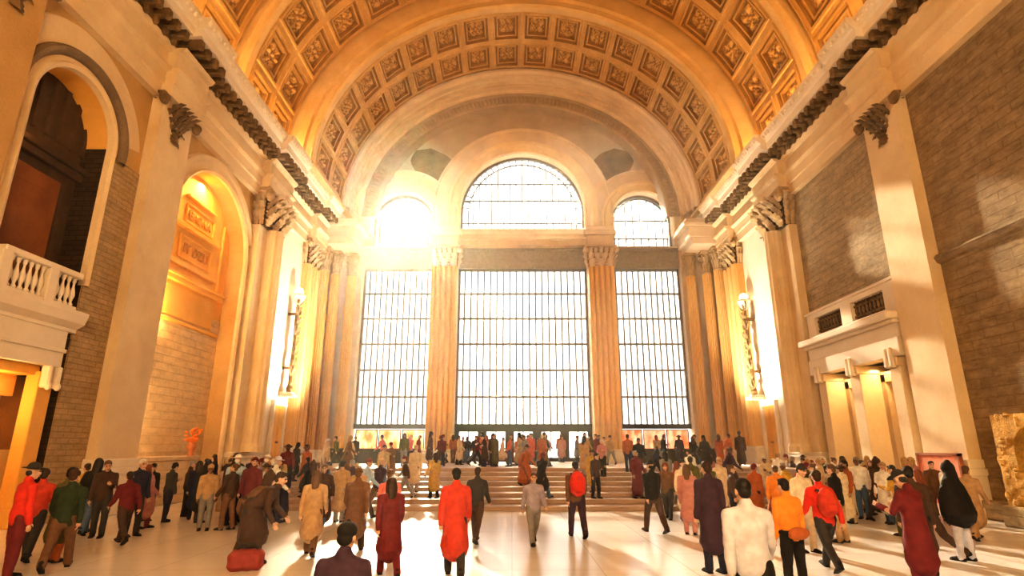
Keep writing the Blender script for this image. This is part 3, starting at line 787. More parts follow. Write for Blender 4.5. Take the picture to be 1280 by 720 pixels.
# two window columns with piers and impost
for s, lab in ((-1, 'amber window column beside the sun glare'), (1, 'amber window column on the grille portal side')):
    x = CX + s * 5.63
    t = empty('column', (x, YE - .35, LZ)); tag(t, lab, 'column', 'amber columns between the tall windows', 'thing')
    bm = bmesh.new(); box(bm, -1.35, 1.35, -.95, .35, 0, .45, .04); box(bm, -1.2, 1.2, -.85, .35, .45, .62, .04); box(bm, -1.1, 1.1, -.78, .35, .62, .8, .05); finish(bm, 'base', PALE, t)
    bm = bmesh.new(); top = 14.6 - LZ
    box(bm, -.92, .92, -.35, .35, .8, top)
    for i in range(5):
        xx = -.74 + i * .37
        lathe(bm, [(.17, .8), (.17, top)], 12, Matrix.Translation((xx, -.4, 0)))
    finish(bm, 'shaft', COLM, t)
    bm = bmesh.new()
    M = Matrix.Rotation(PI, 4, 'Z'); capital_flat(bm, 1.9, .75, 1.6); bmesh.ops.transform(bm, matrix=M, verts=bm.verts); bmesh.ops.translate(bm, verts=bm.verts, vec=(0, .35, 0))
    finish(bm, 'capital', [TAUPE2, CAPM], t, loc=(0, 0, top))
    bm = bmesh.new(); box(bm, -.98, .98, -.4, .35, top + 1.6, 17.0 - LZ); box(bm, -1.15, 1.15, -.6, .35, 17.0 - LZ, 17.35 - LZ, .04); box(bm, -1.05, 1.05, -.5, .35, 17.35 - LZ, 17.7 - LZ, .04)
    finish(bm, 'impost', TAUPE2, t)

# ------------------------------------------------------------------ balcony in the near arch
bal = empty('balcony', (XL, A1['c'], 5.0)); tag(bal, 'cream stone balcony with pierced balustrade in the dark arch', 'balcony')
Y0, Y1 = -3.2, 1.62
bm = bmesh.new(); sweep(bm, [(-.3, .45), (.2, .45), (.2, .55), (.42, .7), (.5, .95), (.5, 1.05), (-.3, 1.05)], [lambda p, q, y=y: V(p, y, q) for y in (-1.6, 1.55)])
for y in (-1.6, 1.55): bm.faces.new([bm.verts.new(V(p, y, q)) for p, q in [(-.3, .45), (.2, .45), (.2, .55), (.42, .7), (.5, .95), (.5, 1.05), (-.3, 1.05)]])
finish(bm, 'slab', PALE, bal)
bm = bmesh.new(); box(bm, -.3, .16, -1.6, 1.3, -.62, .46); box(bm, -.3, .22, -1.6, 1.34, -.2, -.08, .02); finish(bm, 'entablature', PALE, bal)
bm = bmesh.new(); box(bm, .02, .34, -1.55, 1.25, 2.06, 2.24, .03); finish(bm, 'handrail', PALE, bal)
bm = bmesh.new(); box(bm, .06, .3, -1.55, 1.25, 1.05, 1.2, .02); finish(bm, 'plinth', PALE, bal)
for y in (-1.45, .15): 
    bm = bmesh.new(); box(bm, .02, .34, y - .17, y + .17, 1.05, 2.1, .02); finish(bm, 'post', PALE, bal)
bprof = [(.05, 0), (.07, .03), (.07, .07), (.035, .12), (.05, .2), (.085, .32), (.07, .45), (.035, .6), (.03, .7), (.055, .74), (.055, .8), (.07, .83), (.07, .87)]
for y in [-1.15 + .21 * i for i in range(6)] + [.47 + .21 * i for i in range(4)]:
    bm = bmesh.new(); lathe(bm, bprof, 12); finish(bm, 'baluster', PALE, bal, smooth=True, loc=(.18, y, 1.2))
# amber portal beneath the balcony
por = empty('portal', (XL, A1['c'], 0)); tag(por, 'amber lit stone portal below the balcony with carved panel', 'portal')
bm = bmesh.new(); box(bm, -.35, .05, .75, 1.28, 0, 4.2, .02); box(bm, -.35, .12, .7, 1.33, 0, .5, .03); finish(bm, 'pier', ORANGE, por)
bm = bmesh.new(); box(bm, -.35, .05, -1.55, -1.2, 0, 4.2, .02); finish(bm, 'pier', ORANGE, por)
bm = bmesh.new()
for y in (.78, 1.12): box(bm, 0, .3, y, y + .14, 3.75, 4.38, .04); ball(bm, V(.26, y + .07, 3.8), (.1, .08, .12), 8)
finish(bm, 'bracket', PALE, por)
bm = bmesh.new(); box(bm, -.9, -.1, -1.6, .9, 4.1, 4.38, .02); box(bm, -.8, -.6, -1.6, .75, 3.5, 4.1); finish(bm, 'lintel', ORANGE, por)
bm = bmesh.new(); box(bm, -.95, -.75, -1.6, 1.6, 0, 2.05); finish(bm, 'lower_panel', stone('lit_tone_amber_panel', (.85, .55, .18), (.95, .66, .28), bump=.05), por)  # lit look put into the bright base colour, no emission
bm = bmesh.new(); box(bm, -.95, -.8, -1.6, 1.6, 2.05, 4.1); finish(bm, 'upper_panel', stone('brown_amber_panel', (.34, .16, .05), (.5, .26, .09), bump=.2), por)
bm = bmesh.new(); box(bm, -.8, -.72, -.05, .55, 2.1, 3.5, .02)
for i in range(40): ball(bm, V(-.72, .0 + .5 * random.random(), 2.2 + 1.2 * random.random()), .05 + .05 * random.random(), 6)
finish(bm, 'carved_panel', stone('carved_relief_stone', (.3, .19, .09), (.55, .4, .24), scale=3, bump=.4), por)

# ------------------------------------------------------------------ parapet and flowers in the tall niche
bm = bmesh.new(); box(bm, XL - .25, XL + .2, 21.0, 25.3, 0, 1.6); box(bm, XL - .32, XL + .28, 21.0, 25.36, 1.6, 1.78, .03); box(bm, XL - .2, XL + .26, 21.0, 25.3, 0, .3, .03)
tag(finish(bm, 'parapet', BRICK_C), 'cream stone parapet across the foot of the amber niche', 'parapet')
fl = empty('flower_vase', (XL, 25.0, 1.78)); tag(fl, 'orange flowers in a small vase on end of niche parapet', 'flower vase')
bm = bmesh.new(); lathe(bm, [(.12, 0), (.14, .04), (.07, .1), (.17, .28), (.2, .42), (.15, .5), (.17, .54)], 16); finish(bm, 'vase', plain('terracotta_glaze', (.55, .2, .07), rough=.4), fl, smooth=True)
bm = bmesh.new()
for i in range(34):
    a = random.random() * 2 * PI; rr = .05 + .28 * random.random(); z = .6 + .5 * random.random() * (1.2 - rr)
    ball(bm, V(rr * math.cos(a), rr * math.sin(a), z), (.07, .07, .05), 6); tube(bm, [(0, 0, .45), (rr * .6 * math.cos(a), rr * .6 * math.sin(a), .5 * (.45 + z)), (rr * math.cos(a), rr * math.sin(a), z)], [.01] * 3, 5)
finish(bm, 'flowers', plain('orange_petals', (.85, .28, .05), rough=.6), fl)

# ------------------------------------------------------------------ grille portal on the other side
gp = empty('portal', (XR, 24.25, 0)); tag(gp, 'cream stone portal with two grilles above paired openings', 'portal')
bm = bmesh.new()
for y in (-2.75, -.05, 2.75):
    pass
box(bm, -.5, .6, -3.3, 3.3, 5.4, 6.1, .02); box(bm, -.42, .4, -3.3, 3.3, 6.1, 6.62); box(bm, -.62, .3, -3.35, 3.35, 6.62, 6.75, .02); box(bm, -.85, .3, -3.4, 3.4, 6.75, 7.05, .05)
finish(bm, 'entablature', PALE, gp)
bm = bmesh.new(); D = -.28
box(bm, D, .1, -3.3, 3.3, 7.05, 7.28); box(bm, D, .1, -3.3, 3.3, 8.08, 8.3); 
for a, b in ((-3.3, -2.6), (-.4, .4), (2.6, 3.3)): box(bm, D, .1, a, b, 7.28, 8.08)
box(bm, D - .1, .1, -3.35, 3.35, 8.3, 8.42, .02); finish(bm, 'attic_frame', PALE, gp)
for c in (-1.5, 1.5):
    bm = bmesh.new(); box(bm, -.05, .05, c - 1.1, c + 1.1, 7.28, 8.08); fr = finish(bm, 'grille', DARKB, gp)
    bm = bmesh.new()
    for i in range(9):
        y = c - 1.0 + .25 * i; tube(bm, [(-.12, y, 7.28), (-.12, y, 8.08)], [.025, .025], 6)
        ball(bm, V(-.12, y, 7.68), (.05, .08, .16), 6); ball(bm, V(-.12, y + .12, 7.45), (.04, .07, .07), 6); ball(bm, V(-.12, y + .12, 7.9), (.04, .07, .07), 6)
    finish(bm, 'scroll_bars', LEAFM, fr)
for y, w in ((-2.62, .62), (.0, .7), (2.62, .62)):
    bm = bmesh.new(); box(bm, -.35, .8, y - w / 2, y + w / 2, 0, 5.4, .02); box(bm, -.45, .8, y - w / 2 - .08, y + w / 2 + .08, 0, .6, .03)
    box(bm, -.46, .5, y - w / 2 - .05, y + w / 2 + .05, 5.05, 5.4, .03); finish(bm, 'pier', CREAM, gp)
    bm = bmesh.new()
    for s in (-1, 1): box(bm, -.6, -.35, y + s * .14 - .1, y + s * .14 + .1, 5.0, 5.75, .05)
    finish(bm, 'bracket', PALE, gp)
for c in (-1.31, 1.31):
    bm = bmesh.new(); box(bm, .5, .75, c - .98, c - .68, 0, 5.0); box(bm, .5, .75, c + .68, c + .98, 0, 5.0); box(bm, .5, .75, c - .98, c + .98, 4.7, 5.1); finish(bm, 'inner_frame', CREAM, gp)
    bm = bmesh.new(); box(bm, .75, .85, c - .7, c + .7, 0, 4.75); finish(bm, 'door_panel', stone('tan_door_panel', (.50, .36, .2), (.66, .5, .3), scale=2, bump=.3), gp)

# wall lamps with scrolls
def lamp(side, y, z0, z1, label):
    X = XL + .06 if side == 'L' else XR
    t = empty('wall_lamp', (X, y, z0), ROT[side]); tag(t, label, 'wall lamp', 'tall bronze lamps of the far bays')
    H = z1 - z0
    bm = bmesh.new(); lathe(bm, [(.16, .2), (.2, .5), (.1, .8), (.13, H * .3), (.08, H * .5), (.11, H * .7), (.07, H * .85)], 14, Matrix.Translation((0, .5, 0)))
    box(bm, -.09, .09, 0, .5, H * .25, H * .25 + .15); box(bm, -.09, .09, 0, .5, H * .75, H * .75 + .15); finish(bm, 'stem', BRONZE, t)
    bm = bmesh.new()
    for k in range(9):
        z = .6 + (H - 1.6) * k / 8; s = 1 if k % 2 else -1
        tube(bm, [(0, .5, z), (s * .25, .55, z + .12), (s * .45, .6, z + .3), (s * .42, .62, z + .5), (s * .28, .6, z + .52), (s * .26, .6, z + .4)], [.05, .05, .045, .04, .035, .03], 6)
        ball(bm, V(-s * .2, .6, z + .2), (.13, .1, .16), 6); leaf(bm, V(s * .1, .6, z), V(0, 1, 0), V(0, 0, 1), .3, .5, .2)
    finish(bm, 'scrollwork', LEAFM, t)
    bm = bmesh.new(); lathe(bm, [(.1, H * .85), (.32, H * .9), (.42, H * .93), (.38, H * .95), (.3, H * .95)], 16, Matrix.Translation((0, .5, 0))); finish(bm, 'cup', PALE, t)
    bm = bmesh.new(); ball(bm, V(0, .5, H * .975), (.26, .26, .26), 14); finish(bm, 'globe', plain('lit_opal_globe', (.9, .8, .6), rough=.4, emit=(1, .8, .5), es=3.0), t, smooth=True)
    bm = bmesh.new(); box(bm, -.35, .35, 0, .9, 0, .18, .03); box(bm, -.28, .28, 0, .75, .18, .3, .03); finish(bm, 'shelf', PALE, t)
lamp('L', 33.6, 4.9, 11.4, 'tall bronze scrolled lamp on the bright bay of the niche wall')
lamp('R', 34.2, 4.8, 11.2, 'tall bronze scrolled lamp on the bright bay of the portal wall')
for side, y in (('L', 33.4), ('R', 33.3)):
    t = empty('panel_door', (XL + .06 if side == 'L' else XR, y, LZ), ROT[side]); tag(t, 'amber wooden door below the lamp on the ' + ('niche wall' if side == 'L' else 'portal wall'), 'door', 'amber doors of the far bays', 'thing')
    bm = bmesh.new(); box(bm, -.95, -.75, 0, .2, 0, 3.2, .02); box(bm, .75, .95, 0, .2, 0, 3.2, .02); box(bm, -.95, .95, 0, .22, 3.2, 3.45, .02); finish(bm, 'frame', PALE, t)
    for s in (-1, 1):
        bm = bmesh.new(); box(bm, s * .02, s * .74, .02, .1, 0, 3.2)
        for z in (.3, 1.3, 2.3): box(bm, s * .14, s * .62, .1, .13, z, z + .75, .02)
        lf = finish(bm, 'leaf', ORANGE, t)
        bm = bmesh.new(); ball(bm, V(s * .1, .16, 1.2), .05, 8); finish(bm, 'knob', BRONZE, lf)

# pink notice board on the pedestal of the portal pilaster
t = empty('notice_board', (XR - .62, 19.8, .35), ROT['R']); tag(t, 'coral and pink notice board at foot of the portal pilaster', 'notice board')
bm = bmesh.new(); box(bm, -.92, .92, 0, .06, 0, .62); finish(bm, 'lower_print', plain('bright_pink_print', (.85, .1, .17), rough=.5, emit=(.85, .1, .15), es=.15), t)
bm = bmesh.new(); box(bm, -.92, .92, 0, .06, .62, 1.5); finish(bm, 'upper_print', plain('coral_print', (.80, .33, .2), rough=.5), t)
bm = bmesh.new(); 
for a in ((-1, -.92, 0, 1.58), (.92, 1, 0, 1.58)): box(bm, a[0], a[1], -.02, .1, a[2], a[3])
box(bm, -1, 1, -.02, .1, 1.5, 1.58); finish(bm, 'frame', plain('rust_frame', (.4, .14, .07)), t)

# golden shrine-like kiosk by the rough wall
t = empty('kiosk', (XR - .02, 14.9, 0.0), ROT['R']); tag(t, 'rough golden stone kiosk with a dark arched opening by the grey wall', 'kiosk')
rockg = stone('weathered_gold_rock', (.42, .24, .05), (.85, .56, .18), scale=1.6, bump=.8, bdist=.12)
bm = bmesh.new()
arch_wall(bm, lambda a, b, d: V(a, 1.0 - d, b), -2.0, 2.0, .55, 3.0, [dict(c=.72, r=.68, zs=2.0, zb=1.45)], .8)
quad(bm, V(2, 1, .55), V(2, 0, .55), V(2, 0, 3), V(2, 1, 3)); quad(bm, V(-2, 1, .55), V(-2, 0, .55), V(-2, 0, 3), V(-2, 1, 3)); quad(bm, V(-2, 1, 3), V(2, 1, 3), V(2, 0, 3), V(-2, 0, 3))
for i in range(260):
    x = -2 + 4 * random.random(); z = .58 + 2.4 * random.random()
    if math.hypot(x - .72, z - 2.0) < .76 or (abs(x - .72) < .76 and 1.4 < z < 2.0): continue
    ball(bm, V(x, 1.0, z), (.05 + .1 * random.random(), .02 + .03 * random.random(), .04 + .07 * random.random()), 7)
finish(bm, 'body', rockg, t)
bm = bmesh.new(); box(bm, -.2, 1.6, .12, .2, 1.3, 2.9); finish(bm, 'recess', DARKB, t)
bm = bmesh.new(); box(bm, -2.15, 2.15, 0, 1.15, 0, .55, .05); finish(bm, 'plinth', BRICK_P, t)

# dark timber counters on the landing
for s, x0, x1, lab in ((-1, -11.0, CX - 6.6, 'long dark timber counter below the amber posters'), (1, CX + 6.6, 12.4, 'long dark timber counter below the coral red posters')):
    t = empty('counter', ((x0 + x1) / 2, 36.2, LZ)); tag(t, lab, 'counter', 'dark counters on the landing')
    h = (x1 - x0) / 2
    bm = bmesh.new(); box(bm, -h, h, -.25, .25, 0, .78, .02)
    for i in range(int(h * 2 / .8)): box(bm, -h + .08 + i * .8, -h + .72 + i * .8, -.28, -.25, .12, .68, .02)
    finish(bm, 'body', WOODK, t)
    bm = bmesh.new(); box(bm, -h - .06, h + .06, -.34, .34, .78, .86, .02); finish(bm, 'top', plain('umber_top', (.09, .06, .045), rough=.35), t)
# ------------------------------------------------------------------ people
def remesh(bm, voxel, smooth=2, mats=None):
    me = bpy.data.meshes.new('tmp'); bm.to_mesh(me); bm.free()
    o = bpy.data.objects.new('tmp', me); COL.objects.link(o)
    r = o.modifiers.new('r', 'REMESH'); r.mode = 'VOXEL'; r.voxel_size = voxel
    if smooth:
        s = o.modifiers.new('s', 'SMOOTH'); s.iterations = smooth; s.factor = .5
    dg = bpy.context.evaluated_depsgraph_get(); dg.update()
    out = bpy.data.meshes.new_from_object(o.evaluated_get(dg))
    bpy.data.objects.remove(o); bpy.data.meshes.remove(me)
    out.polygons.foreach_set('use_smooth', [True] * len(out.polygons))
    for k in range(mats or 1): out.materials.append(None)
    return out
def rx(a): return Matrix.Rotation(a, 3, 'X')
def ry(a): return Matrix.Rotation(a, 3, 'Y')
def rz_(a): return Matrix.Rotation(a, 3, 'Z')
class Pose:
    """figure 1.72 m tall facing -Y; lean and swings in degrees, positive = forward"""
    def __init__(s, lean=3, head=4, turn=0, legs=((0, 0), (0, 0)), arms=((4, 8, 14), (4, 8, 14)), drop=0):
        R = math.radians
        hip = V(0, 0, .92); s.T = rx(R(lean)) # forward lean: top moves to -Y
        T = s.T
        s.pel = hip; s.waist = hip + T @ V(0, 0, .17); s.chest = hip + T @ V(0, 0, .36); s.neck = hip + T @ V(0, -.0, .535)
        s.H = rx(R(lean * .6 + head)) @ rz_(R(turn))
        s.head = s.neck + s.H @ V(0, -.02, .155)
        s.sh, s.el, s.wr, s.hd = [], [], [], []
        s.hip, s.kn, s.an, s.toe = [], [], [], []
        for i, sx in enumerate((1, -1)):
            sw, ab, eb = [R(x) for x in arms[i]]
            p = s.neck + T @ V(sx * .185, .0, -.085)
            A = T @ rx(-sw) @ ry(-sx * ab)
            e = p + A @ V(0, 0, -.29)
            B = A @ rx(-eb) @ ry(sx * ab * .7)
            w = e + B @ V(0, 0, -.25)
            s.sh.append(p); s.el.append(e); s.wr.append(w); s.hd.append(B)
            th, kb = [R(x) for x in legs[i]]
            h = hip + V(sx * .095, 0, -.03)
            L = rx(-th); k = h + L @ V(sx * .01, 0, -.43)
            K = rx(-th + kb); a = k + K @ V(0, 0, -.40)
            s.hip.append(h); s.kn.append(k); s.an.append(a)
            s.toe.append(rx((-th + kb) * .55))
        dz = -min(a.z - .085 for a in s.an)
        for L in (s.sh, s.el, s.wr, s.hip, s.kn, s.an):
            for q in L: q.z += dz
        for q in (s.pel, s.waist, s.chest, s.neck, s.head): q.z += dz

def head_bm(bm, p, H):
    M = Matrix.Translation(p) @ H.to_4x4()
    def b(c, r, seg=16): ball(bm, M @ Vector(c), r, seg, H.to_4x4())
    b((0, .012, .03), (.074, .092, .09)); b((0, -.022, -.025), (.062, .07, .085)); b((0, -.05, -.085), (.036, .034, .03))
    b((0, -.088, .032), (.05, .014, .012), 10)
    b((0, -.098, -.012), (.013, .02, .026), 10); b((0, -.106, -.024), (.017, .014, .012), 10)
    b((0, -.082, -.062), (.028, .014, .012), 10)
    for sx in (-1, 1):
        b((sx * .076, .012, -.005), (.012, .022, .033), 10); b((sx * .038, -.062, -.025), (.026, .03, .026), 10)
        b((sx * .03, -.082, .014), (.013, .012, .009), 8)
def hand_bm(bm, w, B, sx, curl=.5):
    """palm with four unequal fingers and a thumb"""
    D = B @ V(0, 0, -1); F = B @ V(0, -1, 0); S = B @ V(-sx, 0, 0)    # down, thumb side (forward), inwards
    tube(bm, [w, w + D * .03, w + D * .085], [(.024, .03), (.019, .036), (.017, .04)], 10, up=S)
    for j, (off, ln) in enumerate(((.03, .066), (.01, .076), (-.01, .07), (-.029, .054))):
        a = w + D * .085 + F * off
        m = a + (D * math.cos(curl * .5) + S * math.sin(curl * .5)) * ln * .5
        e = m + (D * math.cos(curl * 1.5) + S * math.sin(curl * 1.5)) * ln * .5
        tube(bm, [a - D * .02, a, m, e], [.0095, .0095, .009, .0078], 8)
    a = w + D * .03 + F * .03
    tube(bm, [a, a + (D * .6 + F * .7 + S * .2) * .035, a + (D * .9 + F * .62 + S * .45) * .062], [.013, .011, .009], 8)
def body_mesh(P):
    bm = bmesh.new()
    T = P.T
    tube(bm, [P.pel - V(0, 0, .06), P.pel + V(0, 0, .03), P.waist, P.chest, P.neck + T @ V(0, 0, -.1)], [(.14, .1), (.155, .11), (.13, .1), (.155, .11), (.14, .085)], 16)
    tube(bm, [P.neck + T @ V(0, 0.01, -.07), P.neck + T @ V(0, 0, -.0), P.head + P.H @ V(0, .012, -.04)], [(.075, .06), (.052, .054), (.05, .055)], 12)
    head_bm(bm, P.head, P.H)
    for i, sx in enumerate((1, -1)):
        tube(bm, [P.neck + T @ V(sx * .07, 0, -.06), P.sh[i]], [.05, .055], 10)
        tube(bm, [P.sh[i], P.sh[i].lerp(P.el[i], .45), P.el[i]], [.052, .047, .037], 10)
        tube(bm, [P.el[i], P.el[i].lerp(P.wr[i], .35), P.wr[i]], [.037, .038, .026], 10)
        hand_bm(bm, P.wr[i], P.hd[i], sx)
        tube(bm, [P.hip[i], P.hip[i].lerp(P.kn[i], .4), P.kn[i]], [.088, .078, .055], 12)
        tube(bm, [P.kn[i], P.kn[i].lerp(P.an[i], .35), P.an[i]], [.054, .056, .036], 12)
        f = P.toe[i]
        tube(bm, [P.an[i] + V(0, .02, -.03), P.an[i] + f @ V(0, -.06, -.055), P.an[i] + f @ V(0, -.15, -.06)], [(.032, .03), (.036, .025), (.03, .02)], 10)
    me = remesh(bm, .0075, 1, 3)
    M = (Matrix.Translation(P.head) @ P.H.to_4x4()).inverted()
    for p in me.polygons:
        c = M @ p.center
        if c.y < -.06 and abs(c.x) < .06 and -.09 < c.z < .04:
            if abs(abs(c.x) - .03) < .015 and abs(c.z - .014) < .0085: p.material_index = 1
            elif abs(abs(c.x) - .03) < .022 and abs(c.z - .036) < .006 : p.material_index = 1
            elif abs(c.x) < .026 and abs(c.z + .062) < .0085 and c.y < -.08: p.material_index = 2
    return me
def folds(me, amp, sc, seed):
    me.update()
    ns = [v.normal.copy() for v in me.vertices]
    for v, nn in zip(me.vertices, ns):
        q = v.co
        v.co = q + nn * amp * (noise.noise(Vector((q.x * sc + seed, q.y * sc, q.z * sc * .6))) + .5 * noise.noise(Vector((q.x * sc * 2.2, q.y * sc * 2.2 + seed, q.z * sc * 2.6))))
def top_mesh(P, kind):
    """jacket | coat | dress | cape"""
    bm = bmesh.new(); T = P.T
    wide = {'jacket': 1.0, 'coat': 1.06, 'dress': .94, 'cape': 1.0}[kind]
    drop = {'jacket': -.05, 'coat': -.05, 'dress': -.05, 'cape': -.05}[kind]
    tube(bm, [P.pel + V(0, 0, drop), P.pel + V(0, 0, .06), P.waist, P.chest, P.neck + T @ V(0, 0, -.09), P.neck + T @ V(0, .005, -.01)],
         [(.185 * wide, .14), (.185 * wide, .14), (.172 * wide, .132), (.19, .142), (.165, .11), (.075, .07)], 18)
    if kind in ('coat', 'dress'):
        lz = .30 if kind == 'dress' else .47
        mid = (P.kn[0] + P.kn[1]) / 2
        sp = abs(P.kn[0].y - P.kn[1].y) * .5
        tube(bm, [P.pel + V(0, 0, .05), V(mid.x, mid.y * .5 + P.pel.y * .5, (P.pel.z + lz) / 2), V(mid.x, mid.y + .02, lz)], [(.19, .15), (.215, .17 + sp * .85), (.24, .18 + sp * 1.3)], 18)
    if kind == 'cape':
        tube(bm, [P.pel + V(0, .02, -.12), P.waist, P.chest, P.neck + V(0, 0, -.04), P.neck + V(0, 0, .06)], [(.36, .26), (.32, .23), (.27, .18), (.17, .13), (.1, .1)], 20)
    for i, sx in enumerate((1, -1)):
        tube(bm, [P.neck + T @ V(sx * .06, 0, -.05), P.sh[i] + T @ V(0, 0, -.005)], [.07, .075], 12)
        if kind != 'cape':
            tube(bm, [P.sh[i], P.sh[i].lerp(P.el[i], .5), P.el[i], P.el[i].lerp(P.wr[i], .5), P.wr[i] + (P.wr[i] - P.el[i]) * .02], [.077, .068, .06, .055, .046], 12)
    tube(bm, [P.neck + T @ V(0, .012, -.03), P.neck + T @ V(0, .01, .035)], [(.08, .078), (.072, .07)], 12)
    me = remesh(bm, .016, 3); folds(me, .011, 8, 3.1)
    return me
def hood_mesh(P):
    bm = bmesh.new(); M = Matrix.Translation(P.head) @ P.H.to_4x4()
    ball(bm, M @ V(0, .03, .03), (.105, .125, .13), 16, P.H.to_4x4()); ball(bm, M @ V(0, .05, .13), (.05, .06, .06), 12)
    tube(bm, [M @ V(0, .05, -.03), P.neck + V(0, .03, -.02), P.neck + V(0, .02, -.12)], [(.105, .1), (.13, .11), (.2, .14)], 16)
    return remesh(bm, .014, 2)
def trousers_mesh(P):
    bm = bmesh.new()
    tube(bm, [P.pel + V(0, 0, -.08), P.pel + V(0, 0, .08)], [(.165, .125), (.165, .122)], 16)
    for i in (0, 1):
        tube(bm, [P.hip[i] + V(0, 0, .02), P.hip[i].lerp(P.kn[i], .5), P.kn[i], P.kn[i].lerp(P.an[i], .5), P.an[i] + V(0, .005, -.02)], [(.105, .115), .096, .078, .073, .066], 14)
    me = remesh(bm, .015, 2); folds(me, .011, 7, 1.7)
    return me
def shoe_mesh(P, i):
    bm = bmesh.new(); f = P.toe[i]; a = P.an[i]
    tube(bm, [a + f @ V(0, .035, -.045), a + f @ V(0, -.03, -.04), a + f @ V(0, -.12, -.05), a + f @ V(0, -.175, -.058)], [(.04, .04), (.046, .045), (.05, .034), (.038, .026)], 12)
    tube(bm, [a + V(0, .01, .03), a + f @ V(0, 0, -.04)], [.045, .047], 10)
    box(bm, -.045, .045, -.2, .065, -.085, -.062, M=Matrix.Translation(a) @ f.to_4x4())
    return remesh(bm, .011, 2)
def hair_mesh(P, kind):
    bm = bmesh.new(); M = Matrix.Translation(P.head) @ P.H.to_4x4(); H4 = P.H.to_4x4()
    if kind == 'short':
        ball(bm, M @ V(0, .022, .05), (.084, .094, .085), 16, H4); ball(bm, M @ V(0, .06, -.01), (.07, .052, .07), 12, H4); ball(bm, M @ V(0, -.05, .1), (.055, .04, .026), 10, H4)
    elif kind == 'long':
        ball(bm, M @ V(0, .02, .05), (.09, .1, .09), 16, H4)
        tube(bm, [M @ V(0, .06, .03), M @ V(0, .075, -.08), P.neck + P.T @ V(0, .09, -.1)], [(.088, .05), (.092, .045), (.07, .03)], 12)
        for sx in (-1, 1): tube(bm, [M @ V(sx * .075, .0, .05), M @ V(sx * .085, .02, -.06), P.neck + P.T @ V(sx * .09, .02, -.04)], [.028, .03, .02], 8)
    elif kind == 'bun':
        ball(bm, M @ V(0, .022, .05), (.085, .096, .086), 16, H4); ball(bm, M @ V(0, .06, -.01), (.07, .05, .06), 12, H4); ball(bm, M @ V(0, .105, .085), (.045, .045, .045), 12, H4)
    elif kind == 'cap':
        ball(bm, M @ V(0, .015, .065), (.092, .104, .08), 16, H4); ball(bm, M @ V(0, .06, -.005), (.076, .05, .06), 12, H4); ball(bm, M @ V(0, 0, .15), (.02, .02, .015), 8, H4)
    elif kind == 'brim':
        ball(bm, M @ V(0, .015, .085), (.085, .095, .08), 16, H4); ball(bm, M @ V(0, .01, .065), (.17, .18, .016), 18, H4); ball(bm, M @ V(0, .06, -.01), (.07, .045, .06), 12, H4)
    return remesh(bm, .01, 2)

POSES = {
    'stand': Pose(2, 4, 0, ((2, 0), (-2, 2)), ((2, 8, 14), (0, 8, 10))),
    'rest':  Pose(3, 14, 18, ((6, 6), (-5, 2)), ((18, 10, 95), (2, 9, 12))),
    'phone': Pose(4, 24, -8, ((3, 3), (-3, 2)), ((28, 12, 88), (26, 12, 84))),
    'walk':  Pose(6, 2, 5, ((24, 10), (-20, 16)), ((-20, 8, 18), (22, 8, 30))),
    'stride': Pose(8, 0, -12, ((-24, 24), (28, 6)), ((24, 9, 36), (-22, 9, 20))),
    'stoop': Pose(48, -14, 0, ((22, 26), (4, 22)), ((52, 14, 40), (44, 14, 34))),
    'look':  Pose(-3, -18, 25, ((5, 2), (-8, 4)), ((6, 14, 30), (-4, 12, 22))),
}
POSTURE = {'stand': 'standing still', 'rest': 'with forearm raised', 'phone': 'looking down at both hands', 'walk': 'walking', 'stride': 'striding', 'stoop': 'bent forward', 'look': 'gazing upwards'}
CACHE = {}
def mesh_of(pose, key):
    if (pose, key) not in CACHE:
        P = POSES[pose]
        if key == 'body': me = body_mesh(P)
        elif key in ('jacket', 'coat', 'dress', 'cape'): me = top_mesh(P, key)
        elif key == 'hood': me = hood_mesh(P)
        elif key == 'trousers': me = trousers_mesh(P)
        elif key.startswith('shoe'): me = shoe_mesh(P, int(key[-1]))
        else: me = hair_mesh(P, key)
        me.name = key; CACHE[(pose, key)] = me
    return CACHE[(pose, key)]
SKIN = [plain('skin_fair', (.62, .40, .29), .55, var=.04), plain('skin_tan', (.45, .27, .17), .55, var=.04), plain('skin_deep', (.2, .11, .07), .55, var=.04)]
EYE = plain('eye_dark', (.03, .02, .015), .3); LIP = plain('lip_rose', (.42, .17, .13), .5)
CLOTH = {
 'red': (.62, .045, .025), 'scarlet': (.52, .06, .03), 'maroon': (.16, .02, .025), 'coral': (.62, .17, .13), 'rose': (.5, .24, .22), 'rust': (.42, .13, .04), 'orange': (.72, .26, .035),
 'mustard': (.52, .33, .06), 'tan': (.46, .31, .17), 'brown': (.17, .09, .045), 'umber': (.075, .042, .028), 'olive': (.12, .11, .035), 'dark green': (.03, .05, .022), 'teal': (.04, .16, .17),
 'pale blue': (.36, .46, .56), 'denim blue': (.09, .15, .25), 'navy': (.022, .025, .055), 'plum': (.055, .028, .05), 'lilac grey': (.34, .30, .36), 'light grey': (.54, .54, .62), 'brick red': (.30, .055, .045), 'grey': (.25, .235, .225),
 'charcoal': (.05, .046, .044), 'black': (.014, .012, .012), 'white': (.82, .80, .77), 'cream': (.72, .62, .46), 'beige': (.58, .46, .32)}
HAIRC = {'black': (.012, .01, .009), 'dark brown': (.045, .024, .014), 'brown': (.13, .07, .03), 'blond': (.45, .3, .13), 'white': (.7, .67, .62), 'grey': (.32, .3, .28), 'auburn': (.2, .06, .025)}
def cloth(c):
    return plain('cloth_' + c.replace(' ', '_'), CLOTH[c], .8, var=.16, scale=9)
def hairm(c):
    return plain('hair_' + c.replace(' ', '_'), HAIRC[c], .6, var=.2, scale=30)
def attach(name, me, mats, parent):
    o = bpy.data.objects.new(name, me); COL.objects.link(o); o.parent = parent
    for i, m in enumerate(mats):
        o.material_slots[i].link = 'OBJECT'; o.material_slots[i].material = m
    return o
